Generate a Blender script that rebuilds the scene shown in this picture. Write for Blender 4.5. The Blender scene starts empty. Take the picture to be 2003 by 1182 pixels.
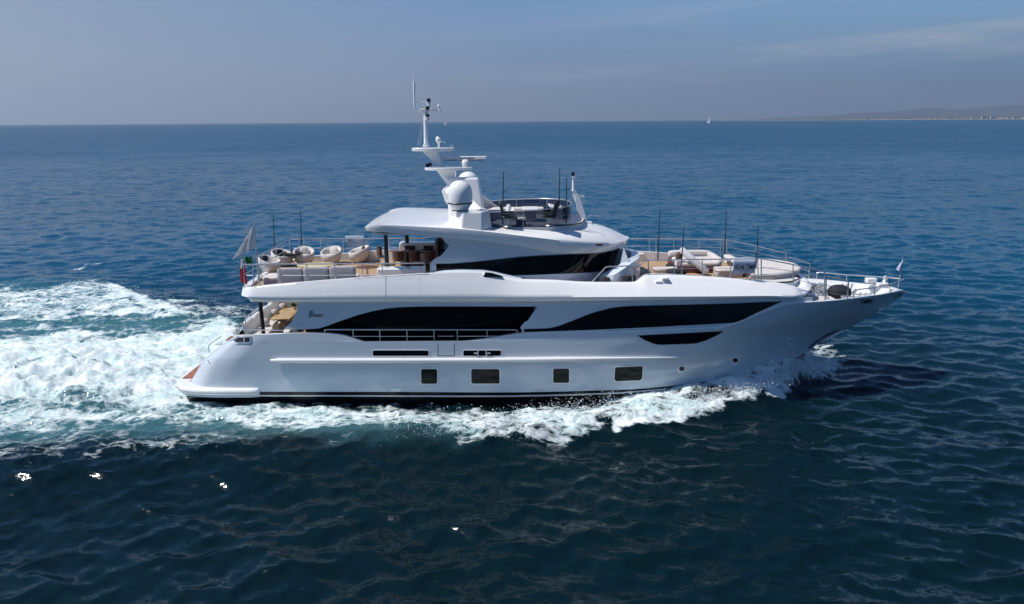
import bpy, bmesh, math, random
import numpy as np
from mathutils import Vector
from mathutils.bvhtree import BVHTree
random.seed(7); RNG = np.random.default_rng(11)
SC = bpy.context.scene; COL = SC.collection
R = math.radians
# ------------------------------------------------------------------ camera
FPX, CX, CY = 1400.0, 1001.5, 591.0
PITCH = math.atan(353.5/FPX); ROLL = math.atan(13/2003)
CAM = np.array([0, -33.6, 12.4])
_d = np.array([0, math.cos(PITCH), -math.sin(PITCH)])
_r0 = np.array([1., 0, 0]); _u0 = np.array([0, math.sin(PITCH), math.cos(PITCH)])
_r = _r0*math.cos(ROLL)-_u0*math.sin(ROLL); _u = _u0*math.cos(ROLL)+_r0*math.sin(ROLL)
cd = bpy.data.cameras.new('camera'); cam = bpy.data.objects.new('camera', cd); COL.objects.link(cam)
from mathutils import Matrix
m = Matrix.Identity(4)
for i in range(3):
    m[i][0] = _r[i]; m[i][1] = _u[i]; m[i][2] = -_d[i]; m[i][3] = CAM[i]
cam.matrix_world = m
cd.sensor_width = 36; cd.lens = 36*FPX/2003; cd.clip_start = 0.5; cd.clip_end = 90000
SC.camera = cam
SC.view_settings.view_transform = 'Standard'; SC.view_settings.look = 'None'
SC.view_settings.exposure = 0.0; SC.view_settings.gamma = 1
SC.cycles.max_bounces = 8; SC.cycles.transparent_max_bounces = 12; SC.cycles.volume_bounces = 0
SC.cycles.caustics_reflective = False; SC.cycles.caustics_refractive = False
SC.cycles.sample_clamp_indirect = 4
# ------------------------------------------------------------------ sky + sun
SUN_EL, SUN_AZ = R(56), R(-99)
w = bpy.data.worlds.new('World'); SC.world = w; w.use_nodes = True
nt = w.node_tree; N = nt.nodes; L = nt.links
bg = N['Background']; bg.inputs[1].default_value = 0.1
sky = N.new('ShaderNodeTexSky'); sky.sky_type = 'NISHITA'; sky.sun_disc = False
sky.sun_elevation = SUN_EL; sky.sun_rotation = SUN_AZ; sky.air_density = 1.2; sky.dust_density = 0.6; sky.ozone_density = 2.0
tint = N.new('ShaderNodeMix'); tint.data_type = 'RGBA'; tint.blend_type = 'MULTIPLY'; tint.inputs[0].default_value = 1
tint.inputs[7].default_value = (0.13, 0.40, 0.74, 1); L.new(sky.outputs[0], tint.inputs[6])
tc = N.new('ShaderNodeTexCoord'); sep = N.new('ShaderNodeSeparateXYZ'); L.new(tc.outputs['Generated'], sep.inputs[0])
def wmath(op, a, b=None, c=None, clamp=False):
    n = N.new('ShaderNodeMath'); n.operation = op; n.use_clamp = clamp
    for i, v in enumerate((a, b, c)):
        if v is None: continue
        if isinstance(v, (int, float)): n.inputs[i].default_value = v
        else: L.new(v, n.inputs[i])
    return n.outputs[0]
def wramp(src, stops, interp='EASE'):
    n = N.new('ShaderNodeValToRGB'); n.color_ramp.interpolation = interp
    el = n.color_ramp.elements
    while len(el) < len(stops): el.new(0.5)
    for e, (p, c) in zip(el, stops):
        e.position = p; e.color = (*c, 1) if len(c) == 3 else c
    L.new(src, n.inputs[0]); return n.outputs[0]
# low veil of haze: colour runs from pale grey-lilac on the sun side to blue on the other
side = wmath('MULTIPLY_ADD', sep.outputs[0], 0.75, 0.5, True)
veil = wramp(side, [(0.0, (3.5, 4.1, 5.0)), (0.3, (2.85, 3.5, 4.9)), (0.5, (2.35, 3.1, 4.8)), (1.0, (1.35, 2.8, 4.7))], 'LINEAR')
vmask = wramp(sep.outputs[2], [(0.0, (1, 1, 1)), (0.145, (.88, .88, .88)), (0.185, (.35, .35, .35)), (0.27, (0, 0, 0))])
b2f = wmath('MULTIPLY', wramp(sep.outputs[2], [(0.03, (0, 0, 0)), (0.16, (1, 1, 1))]), wramp(side, [(0.1, (.25, .25, .25)), (0.5, (.85, .85, .85)), (1, (1, 1, 1))], 'LINEAR'))
m2 = N.new('ShaderNodeMix'); m2.data_type = 'RGBA'; L.new(b2f, m2.inputs[0]); L.new(veil, m2.inputs[6]); m2c = wramp(side, [(0.0, (1.6, 3.1, 5.4)), (0.5, (1.5, 3.3, 5.9)), (0.95, (2.3, 4.8, 7.4))], 'LINEAR'); L.new(m2c, m2.inputs[7]); veil = m2.outputs[2]
bk = wramp(wmath('MULTIPLY_ADD', sep.outputs[1], 1.0, 0.5, True), [(0.0, (.54, .80, .95)), (0.45, (.60, .82, .94)), (0.85, (1, 1, 1))], 'LINEAR')
vb = N.new('ShaderNodeMix'); vb.data_type = 'RGBA'; vb.blend_type = 'MULTIPLY'; vb.inputs[0].default_value = 1; L.new(veil, vb.inputs[6]); L.new(bk, vb.inputs[7]); veil = vb.outputs[2]
mx = N.new('ShaderNodeMix'); mx.data_type = 'RGBA'; L.new(vmask, mx.inputs[0]); L.new(tint.outputs[2], mx.inputs[6]); L.new(veil, mx.inputs[7])
# thin stretched cloud streaks
mp = N.new('ShaderNodeMapping'); mp.inputs['Scale'].default_value = (2.2, 2.2, 26); mp.inputs['Rotation'].default_value = (0, R(-5), 0)
L.new(tc.outputs['Generated'], mp.inputs[0])
ns = N.new('ShaderNodeTexNoise'); ns.inputs['Scale'].default_value = 1.7; ns.inputs['Detail'].default_value = 7; ns.inputs['Roughness'].default_value = .55
L.new(mp.outputs[0], ns.inputs['Vector'])
cm = wramp(ns.outputs[0], [(0.36, (.15, .15, .15)), (0.60, (1, 1, 1))])
bandv = wmath('MULTIPLY_ADD', wmath('MULTIPLY_ADD', sep.outputs[0], -.075, sep.outputs[2]), 4.0, .3)
bandv = wmath('MULTIPLY_ADD', wmath('SUBTRACT', ns.outputs[0], .5), .10, bandv)
cband = wramp(bandv, [(0.38, (0, 0, 0)), (0.455, (.55, .55, .55)), (0.50, (1, 1, 1)), (0.54, (.75, .75, .75)), (0.585, (.08, .08, .08)), (0.68, (.05, .05, .05)), (0.76, (.35, .35, .35)), (0.84, (.1, .1, .1)), (1, (0, 0, 0))])
cside = wramp(wmath('MULTIPLY_ADD', sep.outputs[0], 1.0, 0.5, True), [(0.2, (.05, .05, .05)), (0.6, (.5, .5, .5)), (0.95, (1, 1, 1))], 'LINEAR')
cf = wmath('MULTIPLY', wmath('MULTIPLY', cm, cband), wmath('MULTIPLY', cside, 1.0))
mc = N.new('ShaderNodeMix'); mc.data_type = 'RGBA'; L.new(cf, mc.inputs[0]); L.new(mx.outputs[2], mc.inputs[6]); mc.inputs[7].default_value = (4.6, 5.2, 6.2, 1)
L.new(mc.outputs[2], bg.inputs[0])
sl = bpy.data.lights.new('sun', 'SUN'); sl.energy = 5.0; sl.angle = R(0.53); sl.color = (1, .955, .9)
so = bpy.data.objects.new('sun', sl); COL.objects.link(so)
sdir = Vector((math.sin(SUN_AZ)*math.cos(SUN_EL), math.cos(SUN_AZ)*math.cos(SUN_EL), math.sin(SUN_EL)))
so.rotation_euler = sdir.to_track_quat('Z', 'Y').to_euler()
# ------------------------------------------------------------------ tracing helpers (camera ray met with real planes)
def P(x, y, b):
    v = _d*FPX+_r*(x-CX)-_u*(y-CY); t = (-b-CAM[1])/v[1]; return CAM+v*t
def G(x, y, z):
    v = _d*FPX+_r*(x-CX)-_u*(y-CY); t = (z-CAM[2])/v[2]; return CAM+v*t
def ray(x, y):
    v = _d*FPX+_r*(x-CX)-_u*(y-CY); return v/np.linalg.norm(v)
# ------------------------------------------------------------------ materials
def nodes(m): return m.node_tree.nodes, m.node_tree.links
def mat(name, col, rough=.5, metal=0, coat=0, var=.06, vscale=3, bump=0, bscale=8, spec=None, stretch=None):
    m = bpy.data.materials.new(name); m.use_nodes = True; n, l = nodes(m); b = n['Principled BSDF']
    b.inputs['Roughness'].default_value = rough; b.inputs['Metallic'].default_value = metal; b.inputs['Coat Weight'].default_value = coat
    b.inputs['Coat Roughness'].default_value = .04
    if spec is not None: b.inputs['Specular IOR Level'].default_value = spec
    t = n.new('ShaderNodeTexCoord'); src = t.outputs['Object']
    if stretch:
        mp = n.new('ShaderNodeMapping'); mp.inputs['Scale'].default_value = stretch; l.new(src, mp.inputs[0]); src = mp.outputs[0]
    nz = n.new('ShaderNodeTexNoise'); nz.inputs['Scale'].default_value = vscale; nz.inputs['Detail'].default_value = 5; l.new(src, nz.inputs['Vector'])
    r = n.new('ShaderNodeValToRGB'); r.color_ramp.elements[0].position = .3; r.color_ramp.elements[1].position = .7
    r.color_ramp.elements[0].color = (*[c*(1-var) for c in col], 1); r.color_ramp.elements[1].color = (*[min(1, c*(1+var)) for c in col], 1)
    l.new(nz.outputs[0], r.inputs[0]); l.new(r.outputs[0], b.inputs['Base Color'])
    if bump:
        n2 = n.new('ShaderNodeTexNoise'); n2.inputs['Scale'].default_value = bscale; n2.inputs['Detail'].default_value = 3; l.new(src, n2.inputs['Vector'])
        bp = n.new('ShaderNodeBump'); bp.inputs['Strength'].default_value = 1; bp.inputs['Distance'].default_value = bump
        l.new(n2.outputs[0], bp.inputs['Height']); l.new(bp.outputs[0], b.inputs['Normal'])
    return m
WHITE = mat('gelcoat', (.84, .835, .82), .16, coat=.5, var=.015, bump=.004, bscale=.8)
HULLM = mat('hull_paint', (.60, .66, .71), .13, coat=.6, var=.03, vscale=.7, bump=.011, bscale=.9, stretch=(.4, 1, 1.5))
DECKW = mat('deck_grp', (.62, .61, .60), .6, var=.05)
BLACK = mat('black_boot_paint', (.006, .009, .016), .25, var=.2)
ANTI = mat('antifouling', (.004, .004, .007), .4, var=.3, spec=.3)
GLASS = mat('smoked_glass', (.003, .004, .006), .03, var=.3, spec=.28)
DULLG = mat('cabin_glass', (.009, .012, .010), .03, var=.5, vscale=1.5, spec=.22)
SEAM = mat('seam_sealant', (.04, .06, .08), .6)
STEEL = mat('stainless', (.62, .63, .65), .30, metal=.7, var=.05)
DARKST = mat('dark_anodised', (.05, .065, .085), .35, metal=.6)
FAB = mat('cream_fabric', (.60, .56, .53), .9, var=.05, bump=.01, bscale=6)
FABG = mat('grey_fabric', (.42, .40, .41), .9, var=.05, bump=.01, bscale=6)
NAVY = mat('navy_fabric', (.012, .018, .05), .85)
BLKF = mat('black_fabric', (.01, .012, .016), .8, bump=.02, bscale=10)
BROWN = mat('brown_fabric', (.10, .05, .035), .85)
TAUPE = mat('taupe_cushion', (.30, .24, .23), .9)
LEAF = mat('plant_green', (.06, .10, .02), .6)
RUBBER = mat('black_plastic', (.012, .012, .014), .5)
REDF = mat('red_cloth', (.45, .01, .012), .8); GREENF = mat('green_cloth', (.01, .20, .06), .8); WHTF = mat('white_cloth', (.80, .80, .83), .8, var=.02)
BANN = mat('banner_cloth', (.36, .43, .55), .7); TXT = mat('navy_lettering', (.006, .012, .04), .5)
CHARC = mat('charcoal_lettering', (.03, .04, .055), .4)
def teak():
    m = mat('teak_planks', (.44, .30, .18), .65, var=.18, vscale=3, stretch=(1, 12, 12)); n, l = nodes(m)
    t = n.new('ShaderNodeTexCoord'); s = n.new('ShaderNodeSeparateXYZ'); l.new(t.outputs['Object'], s.inputs[0])
    f = n.new('ShaderNodeMath'); f.operation = 'PINGPONG'; f.inputs[1].default_value = .05; l.new(s.outputs[1], f.inputs[0])
    g = n.new('ShaderNodeMath'); g.operation = 'LESS_THAN'; g.inputs[1].default_value = .005; l.new(f.outputs[0], g.inputs[0])
    b = n['Principled BSDF']; old = b.inputs['Base Color'].links[0].from_socket
    mx = n.new('ShaderNodeMix'); mx.data_type = 'RGBA'; l.new(g.outputs[0], mx.inputs[0]); l.new(old, mx.inputs[6]); mx.inputs[7].default_value = (.05, .04, .035, 1)
    l.new(mx.outputs[2], b.inputs['Base Color']); return m
TEAK = teak()
TEAKD = mat('varnished_teak', (.33, .13, .05), .35, coat=.4, var=.35, vscale=4)
BURL = mat('burl_wood', (.16, .085, .045), .12, coat=.7, var=.75, vscale=7, stretch=(.6, 1, 1))
def tinted():
    m = bpy.data.materials.new('tinted_acrylic'); m.use_nodes = True; n, l = nodes(m); b = n['Principled BSDF']
    b.inputs['Base Color'].default_value = (.02, .03, .06, 1); b.inputs['Roughness'].default_value = .03
    tr = n.new('ShaderNodeBsdfTransparent'); tr.inputs[0].default_value = (.30, .34, .45, 1)
    nz = n.new('ShaderNodeTexNoise'); nz.inputs['Scale'].default_value = 1.5
    mr = n.new('ShaderNodeMapRange'); mr.inputs[3].default_value = .24; mr.inputs[4].default_value = .36; l.new(nz.outputs[0], mr.inputs[0])
    mx = n.new('ShaderNodeMixShader'); l.new(mr.outputs[0], mx.inputs[0])
    l.new(b.outputs[0], mx.inputs[1]); l.new(tr.outputs[0], mx.inputs[2]); l.new(mx.outputs[0], n['Material Output'].inputs[0]); return m
TINT = tinted()
# ------------------------------------------------------------------ object helpers
def tag(o, label=None, cat=None, group=None, kind=None):
    if label: o['label'] = label
    if cat: o['category'] = cat
    if group: o['group'] = group
    if kind: o['kind'] = kind
    return o
def empty(name, loc, rz=0, **k):
    o = bpy.data.objects.new(name, None); o.location = tuple(loc); o.rotation_euler.z = rz; o.empty_display_size = .1; COL.objects.link(o); tag(o, **k); return o
def link_mesh(name, me, m, parent, smooth=38, bevel=0):
    for p in me.polygons: p.use_smooth = True
    if smooth < 180: me.set_sharp_from_angle(angle=R(smooth))
    me.materials.append(m)
    o = bpy.data.objects.new(name, me); COL.objects.link(o)
    if parent: o.parent = parent
    if bevel:
        b = o.modifiers.new('bevel', 'BEVEL'); b.width = bevel; b.segments = 3; b.limit_method = 'ANGLE'; b.angle_limit = R(35)
    return o
TWIN = {}
class MB:
    def __init__(s): s.v = []; s.f = []; s.mir = False
    def add(s, vs, fs):
        k = len(s.v); s.v += [tuple(map(float, q)) for q in vs]; s.f += [tuple(i+k for i in f) for f in fs]; return s
    def box(s, c, d, rz=0, rx=0, ry=0):
        M = Matrix.Rotation(rz, 3, 'Z') @ Matrix.Rotation(ry, 3, 'Y') @ Matrix.Rotation(rx, 3, 'X')
        vs = [Vector(c)+M @ Vector((a*d[0]/2, b*d[1]/2, e*d[2]/2)) for a in (-1, 1) for b in (-1, 1) for e in (-1, 1)]
        return s.add(vs, [(0, 1, 3, 2), (4, 6, 7, 5), (0, 4, 5, 1), (2, 3, 7, 6), (0, 2, 6, 4), (1, 5, 7, 3)])
    def tube(s, pts, r, n=8, cap=True):
        pts = [Vector(tuple(p)) for p in pts]; rr = r if isinstance(r, (list, tuple)) else [r]*len(pts)
        vs = []; prev = None
        for i, p in enumerate(pts):
            t = (pts[min(i+1, len(pts)-1)]-pts[max(i-1, 0)]).normalized()
            if prev is None: a = t.orthogonal().normalized()
            else: a = (prev-t*prev.dot(t)).normalized()
            prev = a; b = t.cross(a)
            vs += [p+(a*math.cos(2*math.pi*k/n)+b*math.sin(2*math.pi*k/n))*rr[i] for k in range(n)]
        fs = [(i*n+k, i*n+(k+1) % n, (i+1)*n+(k+1) % n, (i+1)*n+k) for i in range(len(pts)-1) for k in range(n)]
        if cap: fs += [tuple(range(n))[::-1], tuple((len(pts)-1)*n+k for k in range(n))]
        return s.add(vs, fs)
    def lathe(s, c, prof, n=28, sx=1, sy=1):
        vs = [(c[0]+r*math.cos(2*math.pi*k/n)*sx, c[1]+r*math.sin(2*math.pi*k/n)*sy, c[2]+z) for r, z in prof for k in range(n)]
        fs = [(i*n+k, i*n+(k+1) % n, (i+1)*n+(k+1) % n, (i+1)*n+k) for i in range(len(prof)-1) for k in range(n)]
        fs += [tuple(range(n))[::-1], tuple((len(prof)-1)*n+k for k in range(n))]
        return s.add(vs, fs)
    def prism(s, out, z0, z1, inset=0):
        n = len(out); cx = sum(p[0] for p in out)/n; cy = sum(p[1] for p in out)/n
        def sc(p, k): return (cx+(p[0]-cx)*k, cy+(p[1]-cy)*k)
        vs = [(*p, z0) for p in out]+[(*sc(p, 1-inset), z1) for p in out]
        return s.add(vs, [tuple(range(n))[::-1], tuple(range(n, 2*n))]+[(i, (i+1) % n, n+(i+1) % n, n+i) for i in range(n)])
    def grid(s, rows, flip=False):
        n = len(rows[0]); vs = [q for r in rows for q in r]
        fs = [(i*n+k, i*n+k+1, (i+1)*n+k+1, (i+1)*n+k) for i in range(len(rows)-1) for k in range(n-1)]
        return s.add(vs, fs)
    def mirror(s, join=False):
        if join: k = len(s.v); s.v += [(x, -y, z) for x, y, z in s.v]; s.f += [tuple(i+k for i in f)[::-1] for f in s.f]
        else: s.mir = True
        return s
    def build(s, name, m, parent=None, smooth=38, bevel=0, weld=0, **k):
        me = bpy.data.meshes.new(name); me.from_pydata(s.v, [], s.f); me.update()
        bm = bmesh.new(); bm.from_mesh(me)
        if weld: bmesh.ops.remove_doubles(bm, verts=bm.verts, dist=weld)
        bmesh.ops.recalc_face_normals(bm, faces=bm.faces); bm.to_mesh(me); bm.free()
        o = link_mesh(name, me, m, parent, smooth, bevel); tag(o, **k)
        if s.mir:      # the same piece on the far side of the boat, an object of its own
            t = MB(); t.v = [(x, -y, z) for x, y, z in s.v]; t.f = [f[::-1] for f in s.f]
            TWIN[o.name] = t.build(name, m, TWIN.get(parent.name, parent) if parent else None, smooth, bevel, weld, **k)
        return o
def spline(pts, n):
    p = np.array(pts, float); d = np.r_[0, np.cumsum(np.linalg.norm(np.diff(p, axis=0), axis=1))]; d /= d[-1]
    t = np.linspace(0, 1, n); out = np.zeros((n, p.shape[1]))
    dd = np.diff(d)[:, None]; sl = np.diff(p, axis=0)/dd; m = np.zeros_like(p); m[0] = sl[0]; m[-1] = sl[-1]
    for i in range(1, len(p)-1):
        a, b = sl[i-1], sl[i]; m[i] = np.where(a*b > 0, 2*a*b/(a+b+1e-12), 0)
    i = np.clip(np.searchsorted(d, t, 'right')-1, 0, len(p)-2); h = (d[i+1]-d[i]); u = (t-d[i])/h; u = u[:, None]; h = h[:, None]
    return (2*u**3-3*u**2+1)*p[i]+(u**3-2*u**2+u)*h*m[i]+(-2*u**3+3*u**2)*p[i+1]+(u**3-u**2)*h*m[i+1]
def curve(pts, n=120):     # pts: (px,py,b) traced, or ('w',X,b,Z) in metres
    return spline([(q[1], -q[2], q[3]) if q[0] == 'w' else P(*q) for q in pts], n)
def across(rows, k=4):     # smooth intermediate rows
    rows = np.array(rows); n = rows.shape[1]
    out = []
    for i in range(len(rows)-1):
        for j in range(k):
            u = j/k; out.append(rows[i]*(1-u)+rows[i+1]*u)
    out.append(rows[-1]); return out
def bvh_of(rows):
    mb = MB().grid(rows); return BVHTree.FromPolygons([Vector(v) for v in mb.v], mb.f)
_cam = Vector(CAM)
def drop(bvh, x, y, back=0):
    r = ray(x, y); h = bvh.ray_cast(_cam, Vector(r))
    if h[0] is None:
        h = bvh.find_nearest(_cam+Vector(r)*32)
    return h[0], h[1]
def plate(name, m, parent, poly, bvh, out=.01, thick=.06, step=16, mirror=True, **k):
    bm = bmesh.new(); f = bm.faces.new([bm.verts.new((x, -y, 0)) for x, y in poly])
    x0 = min(p[0] for p in poly); x1 = max(p[0] for p in poly); y0 = min(p[1] for p in poly); y1 = max(p[1] for p in poly)
    for q in np.arange(x0+step, x1, step): bmesh.ops.bisect_plane(bm, geom=bm.verts[:]+bm.edges[:]+bm.faces[:], plane_co=(q, 0, 0), plane_no=(1, 0, 0))
    for q in np.arange(y0+step, y1, step): bmesh.ops.bisect_plane(bm, geom=bm.verts[:]+bm.edges[:]+bm.faces[:], plane_co=(0, -q, 0), plane_no=(0, 1, 0))
    bmesh.ops.triangulate(bm, faces=[f for f in bm.faces if len(f.verts) > 4])
    bm.verts.index_update(); fr = []; bk = []
    for v in bm.verts:
        p, nn = drop(bvh, v.co.x, -v.co.y)
        if nn.y > 0: nn = -nn
        fr.append(p+nn*out); bk.append(p+nn*(out-thick))
    n = len(fr); fs = [tuple(v.index for v in f.verts) for f in bm.faces]
    fs2 = list(fs)+[tuple(i+n for i in f)[::-1] for f in fs]
    for e in bm.edges:
        if len(e.link_faces) == 1: a, b = e.verts[0].index, e.verts[1].index; fs2.append((a, b, b+n, a+n))
    bm.free(); mb = MB().add(fr+bk, fs2)
    if mirror: mb.mirror()
    return mb.build(name, m, parent, smooth=30, **k)
def rrect(x0, y0, x1, y1, r=3, skew=0):
    c = [(x0+r, y0+r, 180), (x1-r, y0+r, 270), (x1-r, y1-r, 0), (x0+r, y1-r, 90)]; o = []
    for cx, cy, a in c:
        for q in (0, 30, 60, 90): o.append((cx+r*math.cos(R(a+q)), cy+r*math.sin(R(a+q))+skew*(cx-x0)))
    return o
def ell(cx, cy, rx, ry, n=20): return [(cx+rx*math.cos(2*math.pi*i/n), cy+ry*math.sin(2*math.pi*i/n)) for i in range(n)]
def mirp(pts): return [(p[0], -p[1], p[2]) for p in pts]
def text_mesh(name, s, size, m, parent, loc, rx=R(90), rz=0, shear=0, ext=.004, fit=None, **k):
    c = bpy.data.curves.new(name, 'FONT'); c.body = s; c.size = size; c.extrude = ext; c.shear = shear; c.align_x = 'CENTER'; c.align_y = 'CENTER'; c.offset = k.pop('offset', 0)
    c.resolution_u = 3
    o = bpy.data.objects.new(name, c); COL.objects.link(o); bpy.context.view_layer.update()
    me = bpy.data.meshes.new_from_object(o.evaluated_get(bpy.context.evaluated_depsgraph_get())); bpy.data.objects.remove(o)
    sx = k.pop('sx', 1)
    if fit:
        xs_ = [v.co.x for v in me.vertices]; ys_ = [v.co.y for v in me.vertices]; cx_ = (max(xs_)+min(xs_))/2; cy_ = (max(ys_)+min(ys_))/2
        me.transform(Matrix.Translation((-cx_, -cy_, 0))); me.transform(Matrix.Diagonal((fit[0]/(max(xs_)-min(xs_)), fit[1]/(max(ys_)-min(ys_)), 1, 1)))
    me.transform(Matrix.Diagonal((sx, 1, 1, 1)))
    o2 = link_mesh(name, me, m, parent, 30); o2.location = loc; o2.rotation_euler = (rx, 0, rz); tag(o2, **k); return o2
# ================================================================== YACHT
Y = empty('motor_yacht', (0, 0, 0), label='long white three-deck motor yacht cruising through the blue sea', cat='yacht')
# ---- hull
S0 = [(362, 766, 2.75), (372, 766, 3.1), (400, 766, 3.4), (500, 766.5, 3.55), (730, 766.7, 3.6), (1000, 767.6, 3.6), (1230, 762, 3.35), (1314, 755, 3.05), (1420, 740, 2.3), (1446, 731.4, 2.1), (1523, 708, 1.15), (1560, 698, .5), (1574, 692, 0)]
S1 = [(398, 704, 2.7), (404, 704, 3.05), (425, 704, 3.4), (470, 704, 3.58), (700, 703.5, 3.62), (1000, 702, 3.62), (1150, 699, 3.6), (1335, 697, 3.3), (1420, 693, 2.85), (1500, 685, 2.0), (1570, 677, .9), (1605, 669, 0)]
S2 = [(429, 678, 2.75), (436, 678, 3.1), (455, 677, 3.42), (500, 676, 3.58), (700, 676, 3.63), (1000, 676, 3.63), (1200, 674, 3.6), (1330, 669, 3.42), (1420, 663, 3.15), (1500, 655, 2.55), (1590, 645, 1.5), (1650, 640, .45), (1666, 639.5, 0)]
S3 = [(445, 668, 2.8), (452, 667.5, 3.15), (466, 667, 3.45), (510, 666, 3.58), (700, 668, 3.63), (1000, 666, 3.63), (1200, 659, 3.6), (1330, 652, 3.5), (1440, 643, 3.25), (1500, 634, 2.95), (1580, 622.5, 2.3), (1655, 615, 1.45), (1712, 608, .4), (1726, 607, 0)]
S4 = [(457, 659, 2.85), (463, 658.5, 3.2), (475, 658, 3.45), (520, 656, 3.57), (594, 653, 3.6), (640, 654.2, 3.61), (671, 657.5, 3.61), (700, 666.5, 3.61), (726, 674.3, 3.61), (808, 673.2, 3.61), (889, 671, 3.61), (954, 663.5, 3.61), (1005, 655.5, 3.61), (1024, 653.5, 3.6), (1100, 652, 3.6), (1272, 647, 3.55), (1400, 641, 3.4), (1440, 632, 3.3), (1485, 613.5, 3.15), (1523, 599, 3.02), (1555, 594, 2.9), (1607, 591, 2.62), (1677, 584, 1.98), (1730, 576, 1.12), (1757, 570, .5), (1774, 572, 0)]
n_h = 260
C0, C1, C2, C3, C4 = [curve(q, n_h) for q in (S0, S1, S2, S3, S4)]
hull_rows = across([C0, C1, C2, C3, C4], 5)
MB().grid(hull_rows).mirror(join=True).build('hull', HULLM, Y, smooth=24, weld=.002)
HB = bvh_of(hull_rows)
def down(c, dz, db):
    o = c.copy(); o[:, 2] -= dz; o[:, 1] *= db; return o
B1 = C0.copy(); B1[:, 2] -= .015; B1[:, 1] *= .996
B2 = down(C0, .30, .975); B3 = down(C0, 1.1, .80); B3[:, 2] = np.minimum(B3[:, 2], -.4+.0*B3[:, 0]); B4 = down(C0, 2.2, .02); B4[:, 2] = np.minimum(B4[:, 2], -1.2)
MB().grid([C0, B1, down(C0, .13, .99)]).mirror(join=True).build('boot_stripe', BLACK, Y, weld=.002)
MB().grid([down(C0, .13, .99), B2, B3, B4]).mirror(join=True).build('hull_bottom', ANTI, Y, weld=.002)
def stripe(y_off, pts):
    return pts
# white pinstripe on the black boot top
bb = bvh_of([C0, B1, down(C0, .13, .99), B2, B3])
wl = [(366, 773), (500, 774), (730, 774.5), (900, 775.3), (1000, 775), (1100, 773), (1209, 769), (1304, 761.2)]
def thick_line(pts, h0, h1=None, taper=True):
    h1 = h1 or h0; return [(x, y-h0/2) for x, y in pts]+[(x, y+(h1/2 if i else h1*.4)) for i, (x, y) in list(enumerate(pts))[::-1]]
plate('pinstripe', WHITE, Y, thick_line(wl, 2.4), bb, out=.012, thick=.02, step=40)
# rub rail: rounded bar along the hull side
rr = [(531, 704), (600, 704), (800, 703.7), (1000, 702.6), (1100, 701.2), (1200, 699.6), (1270, 698.6), (1335, 697.6)]
rp = [drop(HB, x, y)[0] for x, y in spline(rr, 50)]
rr_r = [.10]*34+list(np.linspace(.10, .02, 16)); rr_r[0] = .05
for mr in (0, 1):
    pts = [Vector((p.x, p.y-.10, p.z)) for p in rp]; pts = mirp(pts) if mr else pts
    MB().tube(pts, rr_r, 12).build('rub_rail', WHITE, Y)
    MB().tube([(p[0], p[1], p[2]-.105) for p in pts[1:]], [.022]*33+list(np.linspace(.022, .01, 16)), 6).build('rub_rail_trim', STEEL, Y)
# bow knuckle light and portholes, windows in the hull
def window(poly, bv, m=GLASS, fr=2.2, name='window', frame=True, step=18):
    cx = sum(p[0] for p in poly)/len(poly); cy = sum(p[1] for p in poly)/len(poly)
    f = None
    if frame:
        hx = max(abs(p[0]-cx) for p in poly); hy = max(abs(p[1]-cy) for p in poly)
        big = [(cx+(x-cx)*(1+fr/hx), cy+(y-cy)*(1+fr/hy)) for x, y in poly]
        f = plate(name, WHITE, Y, big, bv, out=.018, thick=.05, step=step)
        return plate('pane', m, f, poly, bv, out=.026, thick=.03, step=step)
    return plate(name, m, Y, poly, bv, out=.012, thick=.03, step=step)
window(rrect(824, 722, 855, 750.5, 3), HB, DULLG); window(rrect(922, 722, 977, 750.2, 3), HB, DULLG)
window(rrect(1082, 721, 1113, 748.6, 3), HB, DULLG)
window([(1205, 718.5), (1255, 716.3), (1257, 718), (1255.5, 740), (1252, 743.6), (1205, 745.5), (1202, 743), (1203, 721)], HB, DULLG)
window(rrect(729.5, 685.6, 838, 695.8, 2), HB, GLASS, 1.2); window(rrect(906.5, 685.6, 979.5, 695.8, 2), HB, GLASS, 1.2)
for q in (935, 951):   # chrome bollards in the hawse opening
    a = drop(HB, q, 685.8)[0]; b = drop(HB, q, 695.8)[0]; c1 = drop(HB, q+(-8 if q == 935 else 8), 690.3)[0]; c2 = drop(HB, q, 690.3)[0]
    MB().tube([a+Vector((0, -.05, 0)), b+Vector((0, -.05, 0))], .03).tube([c1+Vector((0, -.06, 0)), c2+Vector((0, -.06, 0))], .028).mirror().build('bollard', STEEL, Y)
for cx, cy, r_ in ((1332, 722.5, 7), (1436.5, 706, 7), (1546, 669.5, 6.5)):
    f = plate('porthole', WHITE, Y, ell(cx, cy, r_+1.2, r_+1.0), HB, out=.015, thick=.05, step=40)
    plate('pane', GLASS if cx < 1500 else HULLM, f, [(x, y) for x, y in ell(cx+1.2, cy-1.5, r_*.72, r_*.62)], HB, out=.021, thick=.03, step=40)
eye = [(1247, 656.5), (1416, 648), (1407, 653.5), (1394, 660), (1383, 665), (1373, 668.6), (1364, 671.2), (1356, 672.3), (1293.6, 674.8), (1285, 674), (1277, 672), (1262, 666)]
window(eye, HB, GLASS, name='side_window', frame=False)
# boarding gate outline
for pl in ([(856, 672.5), (857.2, 672.5), (857.2, 696), (856, 696)], [(888, 672), (889.2, 672), (889.2, 696), (888, 696)], [(856, 695.6), (889, 695.6), (889, 696.8), (856, 696.8)]):
    plate('gate_seam', SEAM, Y, pl, HB, out=.004, thick=.02, step=60)
plate('hull_vent', WHITE, Y, rrect(763, 765.6, 783, 769, 1.5), HB, out=.03, thick=.05, step=60)
for q in ((409, 709), (394, 722)):
    plate('step_light', RUBBER, Y, [(q[0]-3, q[1]-4), (q[0]-2, q[1]-4.5), (q[0]+3, q[1]+3), (q[0]+2, q[1]+3.5)], HB, out=.01, thick=.03, step=60)
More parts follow.
